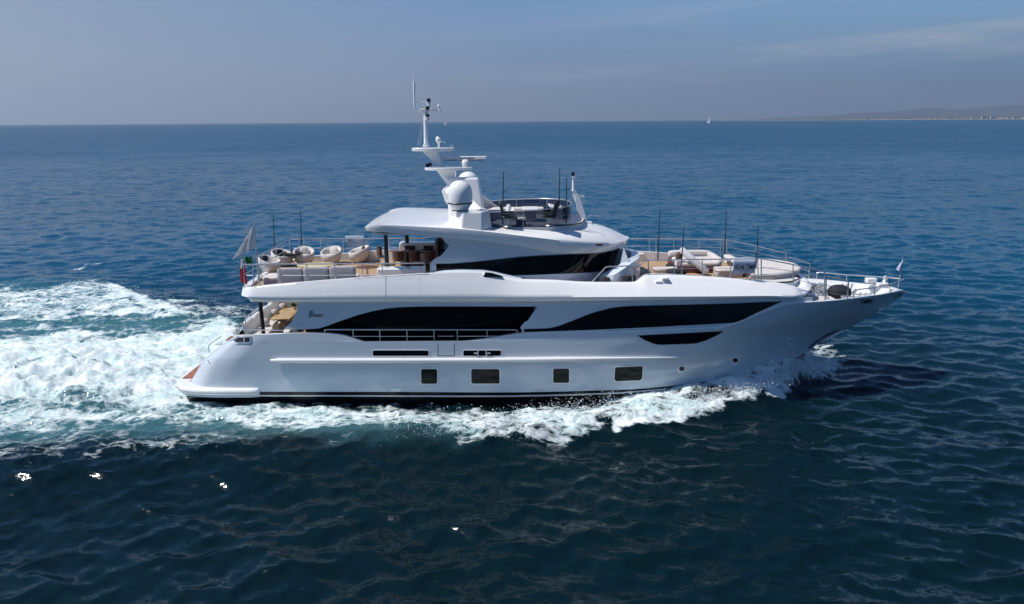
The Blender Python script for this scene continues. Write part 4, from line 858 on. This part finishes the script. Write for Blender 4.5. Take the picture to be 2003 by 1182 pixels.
blab = {0: 'small cream house of the seaside town on the far shore', 1: 'small pink house of the seaside town on the far shore', 2: 'small white apartment block of the seaside town on the far shore'}
def house(q, ex, w_, d2, h, mi, big=False):
    c = shore(q, ex); e = empty('coastal_building', (c[0], c[1], 4), label=blab[mi], cat='building', group='buildings along the far shore')
    MB().box((0, 0, h/2), (w_, d2, h)).build('wall', BM[mi], e)
    if big: MB().box((0, 0, h+.6), (w_*1.04, d2*1.04, 1.2)).build('roof', BM[2], e)
    else: MB().add([(-w_*.54, -d2*.56, h), (w_*.54, -d2*.56, h), (w_*.54, d2*.56, h), (-w_*.54, d2*.56, h), (-w_*.3, 0, h+4.5), (w_*.3, 0, h+4.5)], [(0, 1, 5, 4), (2, 3, 4, 5), (1, 2, 5), (3, 0, 4), (3, 2, 1, 0)]).build('roof', RT, e)
    for fz in range(1, max(2, int(h/4))): MB().box((0, -d2/2-.2, fz*4-1.6), (w_*.86, .3, 1.3)).build('window_band', WN, e)
for i in range(46):
    q = [1640+i*4.6, 1800+sh.random()*210, 1950+sh.random()*140][i % 3]
    mi = int(sh.integers(0, 3)); house(q, 40+sh.random()*120, 20+sh.random()*38, 16, (8+sh.random()*9)*(1.35 if mi == 2 else 1), mi, mi == 2)
for q, h, w_ in ((1848, 30, 34), (1926, 32, 60), (1941, 34, 26), (1905, 22, 50)): house(q, 90, w_, 18, h, 2, True)
hm = mat('mountain_slope', (.04, .065, .075), .95, vscale=.0006, var=.3)
for (dist, amp, x0, x1, sd_) in ((23000, 470, 7200, 30000, 1), (18500, 190, 9500, 28000, 2)):
    xs_ = np.linspace(x0, x1, 150); rg = np.random.default_rng(sd_); prof = np.zeros(150)
    for k in range(1, 24): prof += np.sin(xs_/30000*6.283*k*1.7+rg.random()*6.28)/k**1.1*.16
    up = np.interp(xs_, [x0, x0+4500, x0+9000, x1], [0, .35, .85, 1.0]); prof = np.maximum(up*(amp*(1+prof*.6)), 1)
    rows_ = [[(x, dist+CAM[1]+600*math.sin(x/2100), -5) for x in xs_]]
    for f_, o_ in ((.35, 700), (.72, 1500), (1, 2400)): rows_.append([(x, dist+o_+600*math.sin(x/2100+f_)+rg.normal()*60, p*f_*(1+.10*math.sin(x/400+f_*9))) for x, p in zip(xs_, prof)])
    rows_.append([(x, dist+4200, -5) for x in xs_])
    MB().grid(rows_).build('hills', hm, None, smooth=180, kind='structure')
SAIL = mat('sailcloth', (.74, .74, .72), .8, vscale=.2)

for mtl in (SAIL, WHTF):
  n, l = nodes(mtl); tr_ = n.new('ShaderNodeBsdfTranslucent'); tr_.inputs[0].default_value = (.8, .8, .78, 1); mx_ = n.new('ShaderNodeMixShader'); mx_.inputs[0].default_value = .45; l.new(n['Principled BSDF'].outputs[0], mx_.inputs[1]); l.new(tr_.outputs[0], mx_.inputs[2]); l.new(mx_.outputs[0], n['Material Output'].inputs[0])
for q, lab, lean, hgt_ in ((873, 'distant sailing boat with white sail behind the mast of the yacht', .03, 27), (1388, 'distant sailing boat with white sail on the open horizon, clear of the yacht', .16, 27)):
    dist = 3000; c = ((q-CX)/FPX*dist*.97, dist+CAM[1]); e = empty('sailing_boat', (c[0], c[1], 0), rz=-.8, label=lab, cat='sailboat', group='sailing boats on the horizon')
    hl = [(-8, -1.6), (-3, -2.2), (3, -1.9), (8.5, 0), (3, 1.9), (-3, 2.2), (-8, 1.6)]
    MB().prism([(x*.9, y*.8) for x, y in hl], -.4, .9).prism(hl, .9, 1.8).build('hull', WHITE, e)
    MB().prism([(-3, -1.1), (1.5, -1), (3, 0), (1.5, 1), (-3, 1.1)], 1.8, 2.6, .15).build('cabin', SAIL, e)
    MB().tube([(1.2, 0, 1.5), (1.2, lean*hgt_, hgt_)], [.16, .1]).build('mast', WHITE, e)
    MB().tube([(1.2, 0, 3.2), (-6.6, .6, 3.2)], .12).build('boom', WHITE, e)
    def sail(nm, a, b_, c_, bl):
        rws = []
        for i in range(9):
            u = i/8; l_ = np.array(a)*(1-u)+np.array(c_)*u; r2 = np.array(b_)*(1-u)+np.array(c_)*u
            rws.append([tuple(l_*(1-v)+r2*v+np.array([0, bl*math.sin(math.pi*v)*(1-u), 0])) for v in np.linspace(0, 1, 7)])
        MB().grid(rws).build(nm, SAIL, e, smooth=80)
    sail('mainsail', (1.0, 0, 3.4), (-6.4, .6, 3.4), (1.1, lean*hgt_*.96, hgt_*.97), 1.0)
    sail('foresail', (8.2, 0, 2.2), (.6, 1.2, 2.6), (1.6, lean*hgt_*.85, hgt_*.86), 1.4)
# ================================================================== LOOSE THINGS ON DECK
DZ = 5.38
def cushion(mb, c, d, rz=0, rx=0, ry=0, e_=3.2):   # soft rounded block
    M = Matrix.Rotation(rz, 3, 'Z') @ Matrix.Rotation(ry, 3, 'Y') @ Matrix.Rotation(rx, 3, 'X'); rows_ = []
    f = lambda v: math.copysign(abs(v)**(2/e_), v)
    for i in range(9):
        p = -math.pi/2+math.pi*i/8; rows_.append([Vector(c)+M @ Vector((d[0]/2*f(math.cos(p))*f(math.cos(t)), d[1]/2*f(math.cos(p))*f(math.sin(t)), d[2]/2*f(math.sin(p)))) for t in np.linspace(0, 2*math.pi, 21)])
    mb.grid(rows_); return mb
def armchair(px, py, rz, pc, lab, s_=1.0):
    p = G(px, py, DZ); e = empty('tub_armchair', (p[0], p[1], DZ), rz, label=lab, cat='armchair', group='white tub armchairs on the aft upper deck')
    n_ = 36; rws = []
    def rim(t): return .50+.30*((1+math.cos(t))/2)**1.2
    for (r_, zf_) in ((.20, 0), (.34, .04), (.47, .32), (.535, .7), (.53, .96), (.50, 1.0), (.44, .96), (.40, .72), (.36, .55)):
        rws.append([(-(r_+.05*zf_*math.cos(t))*math.cos(t)*s_, r_*math.sin(t)*s_, (.03+zf_*rim(t))*s_) for t in np.linspace(0, 2*math.pi, n_+1)])
    MB().grid(rws).build('shell', FAB, e, smooth=70, weld=.001)
    MB().lathe((0, 0, .30*s_), [(.2, 0), (.39, .02), (.41, .09), (.36, .15), (.1, .17)], 28).build('seat_cushion', FAB, e, smooth=60)
    if pc: cushion(MB(), (-.25*s_, .02, .62*s_), (.16, .44, .42), ry=R(-15), e_=2.6).build('pillow', pc, e, smooth=80)
    MB().lathe((0, 0, 0), [(.24, 0), (.24, .04)], 24).build('base', STEEL, e)
armchair(530, 533, R(-15), NAVY, 'white tub armchair with navy pillow at the aft rail beside the flagpole, nearest the stern')
armchair(554, 520, R(-35), NAVY, 'white tub armchair with navy pillow, second from the stern, before the thin awning pole')
armchair(596, 516, R(-75), FAB, 'white tub armchair with cream pillow facing the sofa, directly behind its aft half')
armchair(649, 515.5, R(-105), FAB, 'white tub armchair with cream pillow, middle one facing the camera behind the coffee table')
armchair(702, 512.5, R(-160), NAVY, 'white tub armchair with navy pillow facing aft, beside the dining area')
a0, a1 = P(546, 540, 2.75), P(699, 540, 2.75); zt_ = P(600, 523.5, 2.95)[2]; LX = a1[0]-a0[0]
e = empty('long_sofa', ((a0[0]+a1[0])/2, -2.55, DZ), label='long grey modular sofa with its back to the near rail', cat='sofa')
for i in range(3):
    w_ = LX/3; cushion(MB(), (-LX/2+w_*(i+.5), -.42, (zt_-DZ)*.5+.03*i), (w_*.995, .24, zt_-DZ), e_=7).build('backrest', FABG, e, smooth=70)
    cushion(MB(), (-LX/2+w_*(i+.5), .15, .30), (w_*.99, .95, .30), e_=6).build('seat', FAB, e, smooth=70)
MB().box((0, .1, .09), (LX, .9, .16)).build('base', FABG, e, bevel=.03)
b0_ = P(513, 545, 2.6); e = empty('chaise', ((b0_[0]+a0[0])/2, -2.25, DZ), label='low cream chaise seat at the stern end of the long grey sofa', cat='chaise')
cushion(MB(), (0, 0, .34), (a0[0]-b0_[0], 1.1, .18), e_=5).build('mattress', FAB, e, smooth=70)
MB().prism([(-.36, -.4), (-.3, -.52), (.42, -.52), (.42, .52), (-.3, .52), (-.36, .4)], 0, .28).build('base', FABG, e, bevel=.04)
p = G(620, 519, DZ+.38); e = empty('coffee_table', (p[0], p[1], DZ), label='low pale oval coffee table between the sofa and the armchairs', cat='table')
MB().lathe((0, 0, .36), [(.9, 0), (.95, .02), (.95, .05), (.9, .06)], 40, 1, .62).build('tabletop', mat('pale_oak', (.60, .48, .28), .4, vscale=6), e)
MB().lathe((0, 0, 0), [(.4, 0), (.4, .02), (.12, .05), (.12, .36)], 24, 1, .7).build('pedestal', STEEL, e)
p = G(718, 522.5, DZ+.48); e = empty('side_table', (p[0], p[1], DZ), label='oval brown topped side table forward of the long sofa', cat='table')
MB().lathe((0, 0, .46), [(.5, 0), (.54, .02), (.5, .04)], 32, 1, .7).build('tabletop', BROWN, e); MB().lathe((0, 0, 0), [(.25, 0), (.25, .02), (.05, .04), (.05, .46)], 18).build('pedestal', STEEL, e)
p = G(571, 496, DZ+.6); e = empty('tray_table', (p[0], p[1], DZ), label='dark tray table by the far rail behind the armchairs', cat='table')
MB().lathe((0, 0, .56), [(.42, 0), (.5, .02), (.5, .07), (.46, .07), (.44, .03), (.01, .03)], 30).build('tray', BLKF, e)
for t in range(4): MB().tube([(.36*math.cos(t*1.57), .36*math.sin(t*1.57), .57), (.26*math.cos(t*1.57+.7), .26*math.sin(t*1.57+.7), 0)], .018, 6).build('leg', DARKST, e)
# dining group under the hardtop
tp = G(824, 489, 6.12); TX, TY = tp[0], tp[1]-.1
e = empty('dining_table', (TX, TY, DZ), label='long glossy burl wood dining table under the hardtop', cat='table')
MB().lathe((0, 0, .70), [(1.5, 0), (1.6, .02), (1.6, .06), (1.55, .07)], 48, 1, .42).build('tabletop', BURL, e)
for s_ in (-1, 1): MB().lathe((s_*.75, 0, 0), [(.32, 0), (.3, .04), (.12, .1), (.12, .7)], 20).build('pedestal', DARKST, e)
def dchair(x, y, rz, lab):
    e = empty('dining_chair', (x, y, DZ), rz, label=lab, cat='chair', group='brown dining chairs under the hardtop')
    cushion(MB(), (0, 0, .44), (.5, .5, .12), e_=5).build('seat', TAUPE, e, smooth=70)
    rws = [[(-.27*math.cos(t)-.02, .29*math.sin(t), z) for t in np.linspace(-1.35, 1.35, 11)] for z in (.40, .62, .86, .90)]
    rin = [[(x_*.88, y_*.88, z_) for x_, y_, z_ in r_] for r_ in rws[::-1]]
    MB().grid(rws+rin).build('backrest', BROWN, e, smooth=60)
    for sx_ in (-1, 1):
        for sy_ in (-1, 1): MB().tube([(sx_*.2, sy_*.2, .42), (sx_*.23, sy_*.23, 0)], .018, 6).build('leg', DARKST, e)
for i, (dx, word) in enumerate(((-1.0, 'aftmost'), (-.2, 'middle'), (.6, 'forward'))):
    dchair(TX+dx, TY-.95, R(90), 'brown curved-back dining chair on the near side of the burl table, %s of three' % word)
    dchair(TX+dx, TY+.95, R(-90), 'brown curved-back dining chair on the far side of the burl table, %s of three' % word)
dchair(TX-1.95, TY, 0, 'brown curved-back dining chair alone at the aft end of the burl table')
for dx, dy, m_, nm in ((-.7, -.2, WHTF, 'aft'), (.1, .15, WHTF, 'middle'), (.8, -.1, WHTF, 'forward')):
    pl = MB().lathe((TX+dx, TY+dy, DZ+.772), [(.05, 0), (.13, .01), (.17, .03), (.16, .032), (.02, .015)], 20).build('plate', m_, None, label='white dinner plate on the burl dining table, %s one' % nm, cat='plate', group='plates on the dining table')
# main deck cockpit
CZ = 2.44
e = empty('transom_sofa', (-11.75, 0, CZ), label='long white sofa across the stern of the covered main deck', cat='sofa')
MB().box((0, 0, .2), (1.0, 4.6, .4)).build('base', WHITE, e, bevel=.04)
for i in range(4):
    cushion(MB(), (.08, -1.72+1.147*i, .5), (.95, 1.14, .22), e_=6).build('seat', FAB, e, smooth=70)
    cushion(MB(), (-.42, -1.72+1.147*i, .86), (.30, 1.12, .62), ry=R(-10), e_=4).build('backrest', WHTF, e, smooth=70)
for i, (px, py, d_) in enumerate(((519, 631, 'nearest'), (537, 613, 'middle'), (553, 601, 'farthest'))):
    p = G(px, py, CZ+.78); cushion(MB(), (p[0], p[1], CZ+.80), (.42, .42, .40), e_=2).build('ball_cushion', FABG, None, smooth=80, label='round grey ball cushion on the white stern sofa, %s of three' % d_, cat='cushion', group='round grey cushions on the stern sofa')
p = G(559, 614, CZ+.74); e = empty('cockpit_table', (p[0], p[1]+.1, CZ), label='varnished wooden table in the covered stern cockpit', cat='table')
MB().box((0, 0, .72), (.95, 2.1, .06)).build('tabletop', mat('light_varnish', (.50, .33, .13), .25, vscale=5, var=.2, coat=.5), e, bevel=.02)
for s_ in (-1, 1): MB().lathe((0, s_*.6, 0), [(.2, 0), (.2, .03), (.07, .06), (.07, .7)], 16).build('pedestal', STEEL, e)
p2 = (p[0]+.15, p[1]+.9); e = empty('potted_plant', (p2[0], p2[1], CZ+.75), label='small leafy green plant in a white pot on the cockpit table', cat='plant')
MB().lathe((0, 0, 0), [(.08, 0), (.11, .14), (.09, .14), (.08, .1)], 16).build('pot', WHITE, e)
lf = MB()
for i in range(60):
    t = RNG.random()*6.28; el = .2+RNG.random()*1.1; l_ = .16+RNG.random()*.16; d_ = np.array([math.cos(t)*math.cos(el), math.sin(t)*math.cos(el), math.sin(el)]); c_ = np.array([0, 0, .13]); s1 = np.array([-math.sin(t), math.cos(t), 0])*.035
    lf.add([c_, c_+d_*l_*.5+s1, c_+d_*l_, c_+d_*l_*.5-s1], [(0, 1, 2, 3)])
lf.build('leaves', LEAF, e)
for px, py, w2 in ((525, 640, 'beside the deck pillar'), (570, 640, 'under the white side wing')):
    p = G(px, py, CZ+.45); e = empty('lounge_chair', (p[0]+.2, min(p[1], -1.2), CZ), R(180), label='cream cushioned lounge chair on the covered main deck, '+w2, cat='chair', group='cream lounge chairs on the main deck')
    cushion(MB(), (0, 0, .42), (.75, .75, .2), e_=5).build('seat', FAB, e, smooth=70); cushion(MB(), (-.34, 0, .66), (.18, .75, .5), e_=4).build('backrest', FAB, e, smooth=70)
    MB().box((0, 0, .16), (.7, .7, .3)).build('base', TAUPE, e, bevel=.03)
# flybridge seats
def helm(px, py, rz, m_, lab):
    p = G(px, py, zf); e = empty('helm_chair', (p[0], p[1], zf), rz, label=lab, cat='helm chair')
    cushion(MB(), (0, 0, .42), (.55, .6, .14), e_=5).build('seat', m_, e, smooth=70)
    cushion(MB(), (-.28, 0, .78), (.12, .56, .66), ry=R(-14), e_=5).build('backrest', m_, e, smooth=70)
    for s_ in (-1, 1): MB().box((-.02, s_*.31, .58), (.42, .07, .06)).build('armrest', m_, e, bevel=.02)
    MB().lathe((0, 0, 0), [(.22, 0), (.2, .03), (.06, .06), (.06, .36)], 18).build('pedestal', STEEL, e)
helm(1075, 441, R(160), BLKF, 'black helm chair at the forward end of the flybridge'); helm(994, 443, 0, mat('green_black_vinyl', (.02, .035, .035), .5), 'dark green chair at the aft end of the flybridge windscreen')
p = G(1019, 441, zf); e = empty('cream_stool', (p[0], p[1], zf), label='cream upholstered seat between dark green chair and bar cabinet', cat='seat'); cushion(MB(), (0, 0, .34), (.5, .5, .16), e_=5).build('seat', FAB, e, smooth=70); MB().box((0, 0, .13), (.42, .42, .26)).build('base', FAB, e, bevel=.03)
# foredeck lounge
e = empty('foredeck_sofa', (8.9, .75, DZ), label='cream corner sofa with dark red brown base on the foredeck', cat='sofa')
MB().box((0, 0, .14), (2.1, 2.2, .28)).build('base', mat('oxblood_base', (.12, .03, .03), .5), e, bevel=.02)
cushion(MB(), (0, -.25, .38), (2.1, 1.7, .22), e_=7).build('seat', FAB, e, smooth=70)
cushion(MB(), (0, .95, .50), (2.2, .34, .44), e_=5).build('backrest', FAB, e, smooth=70)
cushion(MB(), (.98, 0, .48), (.30, 2.1, .36), e_=5).build('backrest', FAB, e, smooth=70)
a = np.array(P(1331, 487, .2)); b_ = np.array(P(1384, 536, .9)); b_[2] = DZ+.12
t_ = MB().tube([a, a+(b_-a)*.04, a+(b_-a)*.96, b_], [.10, .16, .16, .10], 16).build('rolled_cushion', WHTF, None, smooth=70, label='long rolled white cushion leaning up against the foredeck sofa', cat='cushion')
cushion(MB(), tuple(P(1328, 503, .1)), (.3, .34, .5), e_=2.4).build('brown_bolster', BROWN, None, smooth=80, label='brown bolster standing at the top of the rolled white cushion', cat='cushion')
MB().box(tuple(P(1328, 514, .1)), (.34, .4, .3)).build('bolster_stand', FAB, None, bevel=.04, label='small cream block carrying the brown bolster on the foredeck', cat='stool')
p = G(1323, 531, DZ+.2); cushion(MB(), (p[0], p[1], DZ+.17), (.95, .6, .34), e_=2.6).build('black_beanbag', BLKF, None, smooth=80, label='larger black bean bag on the foredeck nearest the near rail', cat='bean bag')
p = G(1312, 520, DZ+.2); cushion(MB(), (p[0], p[1], DZ+.16), (.5, .5, .32), e_=2.4).build('black_beanbag', BLKF, None, smooth=80, label='smaller black bean bag on the foredeck teak behind the larger one', cat='bean bag')
p = G(1305, 505.5, DZ); MB().lathe((p[0], p[1], DZ), [(.1, 0), (.42, .04), (.44, .12), (.38, .17), (.05, .2)], 24, 1, .7).build('floor_cushion', mat('plum_fabric', (.06, .025, .05), .8), None, label='flat plum coloured floor cushion beside the far foredeck bulwark', cat='cushion')
p = G(1296, 529, DZ+.1); e = empty('deck_lounger', (p[0]+.2, p[1], DZ), R(5), label='low cream lounger pad beside the larger black bean bag', cat='lounger'); cushion(MB(), (0, 0, .16), (1.3, .6, .14), e_=5).build('mattress', FAB, e, smooth=70); MB().box((0, 0, .05), (1.2, .5, .09)).build('frame', STEEL, e)
p = G(1441, 531, DZ+.2); e = empty('ottoman', (p[0]-.4, p[1], DZ), label='cream and grey ottoman on the foredeck beside the registration banner', cat='ottoman'); cushion(MB(), (0, 0, .3), (1.3, .8, .16), e_=5).build('cushion', FAB, e, smooth=70); MB().box((0, 0, .12), (1.2, .7, .22)).build('base', FABG, e, bevel=.03)
e = empty('sun_pad', (10.9, 0, DZ), label='big pale sun pad with tapered nose filling the fore end of the upper deck', cat='sun bed')
pad = [(-.1, 1.9), (.9, 2.0), (1.7, 1.75), (2.4, 1.2), (2.8, .5), (2.85, 0)]; pl_ = [(x, -y) for x, y in pad]+[(x, y) for x, y in pad[::-1] if y > 0]
MB().prism([(x*.98, y*.96) for x, y in pl_], .0, .14).build('base', FABG, e, bevel=.04)
MB().prism(pl_, .15, .30, .04).build('mattress', FAB, e, bevel=.07)
for s_ in (-1, 1): cushion(MB(), (-.12, s_*.95, .40), (.42, 1.8, .22), e_=4).build('headrest', FAB, e, smooth=70)
p = G(1661, 583, 4.05); cushion(MB(), (15.55, -.55, 4.42), (1.05, .9, .72), e_=2.5).build('winch_cover', BLKF, None, smooth=60, label='black fabric cover bundled over the anchor winch near the bow', cat='cover')
cushion(MB(), (13.85, .3, 4.25), (1.0, .6, .36), e_=2.4).build('gear_bag', BLKF, None, smooth=60, label='dark gear bag lying on the bow deck before the sun pad', cat='bag')
# flags, banners
MB().tube([P(507.5, 561, 3.0), P(497, 437, 3.0)], [.045, .028], 10).build('flagpole', STEEL, Y)
def cloth(name, quad, m_, lab, cat_, par=None, amp=.09, b0=3.0, n_=18, fr=3.0):
    q = [P(x, y, b0) for x, y in quad]; rws = []
    for i in range(n_+1):
        u = i/n_; l_ = q[0]*(1-u)+q[3]*u; r2 = q[1]*(1-u)+q[2]*u
        rws.append([l_*(1-v)+r2*v+np.array([0, amp*math.sin(fr*2*math.pi*v+u*2)*(v**.6), 0]) for v in np.linspace(0, 1, n_+1)])
    o = MB().grid(rws).build(name, m_, par, smooth=180, **(dict(label=lab, cat=cat_) if lab else {})); so_ = o.modifiers.new('t', 'SOLIDIFY'); so_.thickness = .006; return o
fw = cloth('flag', [(496.5, 443), (494, 446), (454.5, 508.5), (500.5, 484)], WHTF, 'white triangular flag hanging folded from the pole at the stern', 'flag', amp=.05, fr=1.5)
for k in range(3): MB().tube([P(472+3*k, 479-3*k, 3.09), P(481+3*k, 466+3*k, 3.09)], .012, 4).build('printed_mark', FABG, fw)
fi = empty('ensign_flag', P(484, 520, 2.9), label='green white and red ensign draped below the white flag at the stern', cat='flag')
def clothp(nm, quad, m_, b0):
    o = cloth(nm, quad, m_, None, None, None, .07, b0, fr=2); bpy.context.view_layer.update(); o.parent = fi; o.matrix_parent_inverse = fi.matrix_world.inverted()
clothp('green_panel', [(473, 503), (492, 502), (494, 517), (480, 521)], GREENF, 2.9); clothp('white_panel', [(471, 508), (480, 504), (484, 524), (470, 526)], WHTF, 2.93); clothp('red_panel', [(468.5, 522), (480, 522), (483, 557), (471, 552)], REDF, 2.9)
cloth('flag', [(1766, 508), (1765.5, 510), (1753, 528), (1762.5, 534)], mat('blue_white_cloth', (.40, .44, .62), .8), 'small pale blue triangular flag on the staff at the bow tip', 'flag', amp=.06, b0=.02, fr=1)
def banner(x0, y0, x1, y1, b0, lab, words):
    a = P(x0, y0, b0); b_ = P(x1, y1, b0); cx_, cz_ = (a[0]+b_[0])/2, (a[2]+b_[2])/2; e = empty('banner', (cx_, a[1], cz_), label=lab, cat='banner')
    w_, h_ = b_[0]-a[0], a[2]-b_[2]
    rws = [[(w_*(u-.5), .012*math.sin(u*9+k), h_*(k/4-.5)) for u in np.linspace(0, 1, 17)] for k in range(5)]
    o = MB().grid(rws).build('cloth', BANN, e, smooth=180); o.modifiers.new('t', 'SOLIDIFY').thickness = .01
    if words: text_mesh('lettering', words, .30, TXT, e, (0, -.035, -.02), fit=(w_*.92, .24), offset=.006)
banner(1434.5, 508, 1476.5, 535, 2.74, 'white registration banner reading VG146 TEMP tied to the near foredeck rail', 'VG146 TEMP')
banner(675.6, 461.5, 713.6, 482, -3.46, 'plain grey back of the banner tied to the far aft rail', None)
# ================================================================== SPRAY
sp = np.random.default_rng(8)
sv, sf = [], []
def drops(n_, fn, size):
    for i in range(n_):
        p = fn(); r_ = size*(.5+sp.random()**2*1.8); k = len(sv)
        o = sp.normal(size=(4, 3))*r_; 
        for q in o: sv.append(tuple(p+q))
        sf.extend([(k, k+1, k+2), (k, k+2, k+3), (k, k+3, k+1), (k+1, k+3, k+2)])
def along(pts, t): 
    t = t*(len(pts)-1); i = min(int(t), len(pts)-2); return np.array(pts[i])*(1-t+i)+np.array(pts[i+1])*(t-i)
def bow():
    for s_ in (0,):
        t = sp.random(); c = along([(14.6, .1, .5), (13.6, 1.2, .9), (12.2, 2.3, .85), (10.2, 3.1, .7), (8, 3.9, .55)], t**1.3); sg = -1 if sp.random() < .7 else 1
        return np.array([c[0]+sp.normal()*.28, sg*(c[1]+sp.normal()*.38), c[2]+abs(sp.normal())*.24*(1-.5*t)-.1])
def bowmist():
    t = sp.random(); c = along([(15.4, .3, .7), (14.0, .9, 1.0), (12.5, 1.5, 1.0), (10.5, 2.4, .75)], t); sg = -1 if sp.random() < .7 else 1
    return np.array([c[0]+sp.normal()*.45, sg*(c[1]+sp.normal()*.35), c[2]+sp.normal()*.30])
def crest_():
    t = sp.random(); c = along([(8, 3.9, .5), (4, 5.4, .55), (0, 6.9, .6), (-5, 7.4, .5)], t); return np.array([c[0]+sp.normal()*.5, -(c[1]+sp.normal()*.7-.4), c[2]+abs(sp.normal())*.10])
def stern():
    x = -15.2-abs(sp.normal())*8; y = sp.normal()*2.6; return np.array([x, y, .30+abs(sp.normal())*.22])
def farc():
    t = sp.random(); c = along([(-17, 9.6, .5), (-25, 15, .6), (-34, 20.5, .6)], t); return np.array([c[0]+sp.normal()*1, c[1]+sp.normal()*.8, c[2]+abs(sp.normal())*.18])
drops(14000, bow, .010); drops(26000, bowmist, .0065); drops(5000, crest_, .010); drops(7000, stern, .010); drops(1200, farc, .010)
sprm = mat('spray_white', (.78, .82, .85), .9, var=0)
me = bpy.data.meshes.new('spray'); me.from_pydata(sv, [], sf); me.materials.append(sprm); so2 = bpy.data.objects.new('spray', me); COL.objects.link(so2); tag(so2, kind='stuff')
# ================================================================== HAZE
hm_ = bpy.data.materials.new('haze_air'); hm_.use_nodes = True; n, l = nodes(hm_)
for q in list(n):
    if q.type == 'BSDF_PRINCIPLED': n.remove(q)
pv = n.new('ShaderNodeVolumePrincipled'); pv.inputs['Color'].default_value = (.74, .87, 1.0, 1); pv.inputs['Density'].default_value = 5.6e-5; pv.inputs['Anisotropy'].default_value = 0.4
l.new(pv.outputs[0], n['Material Output'].inputs['Volume'])
MB().box((0, 0, 648), (82000, 82000, 1300)).build('haze', hm_, None, kind='stuff')
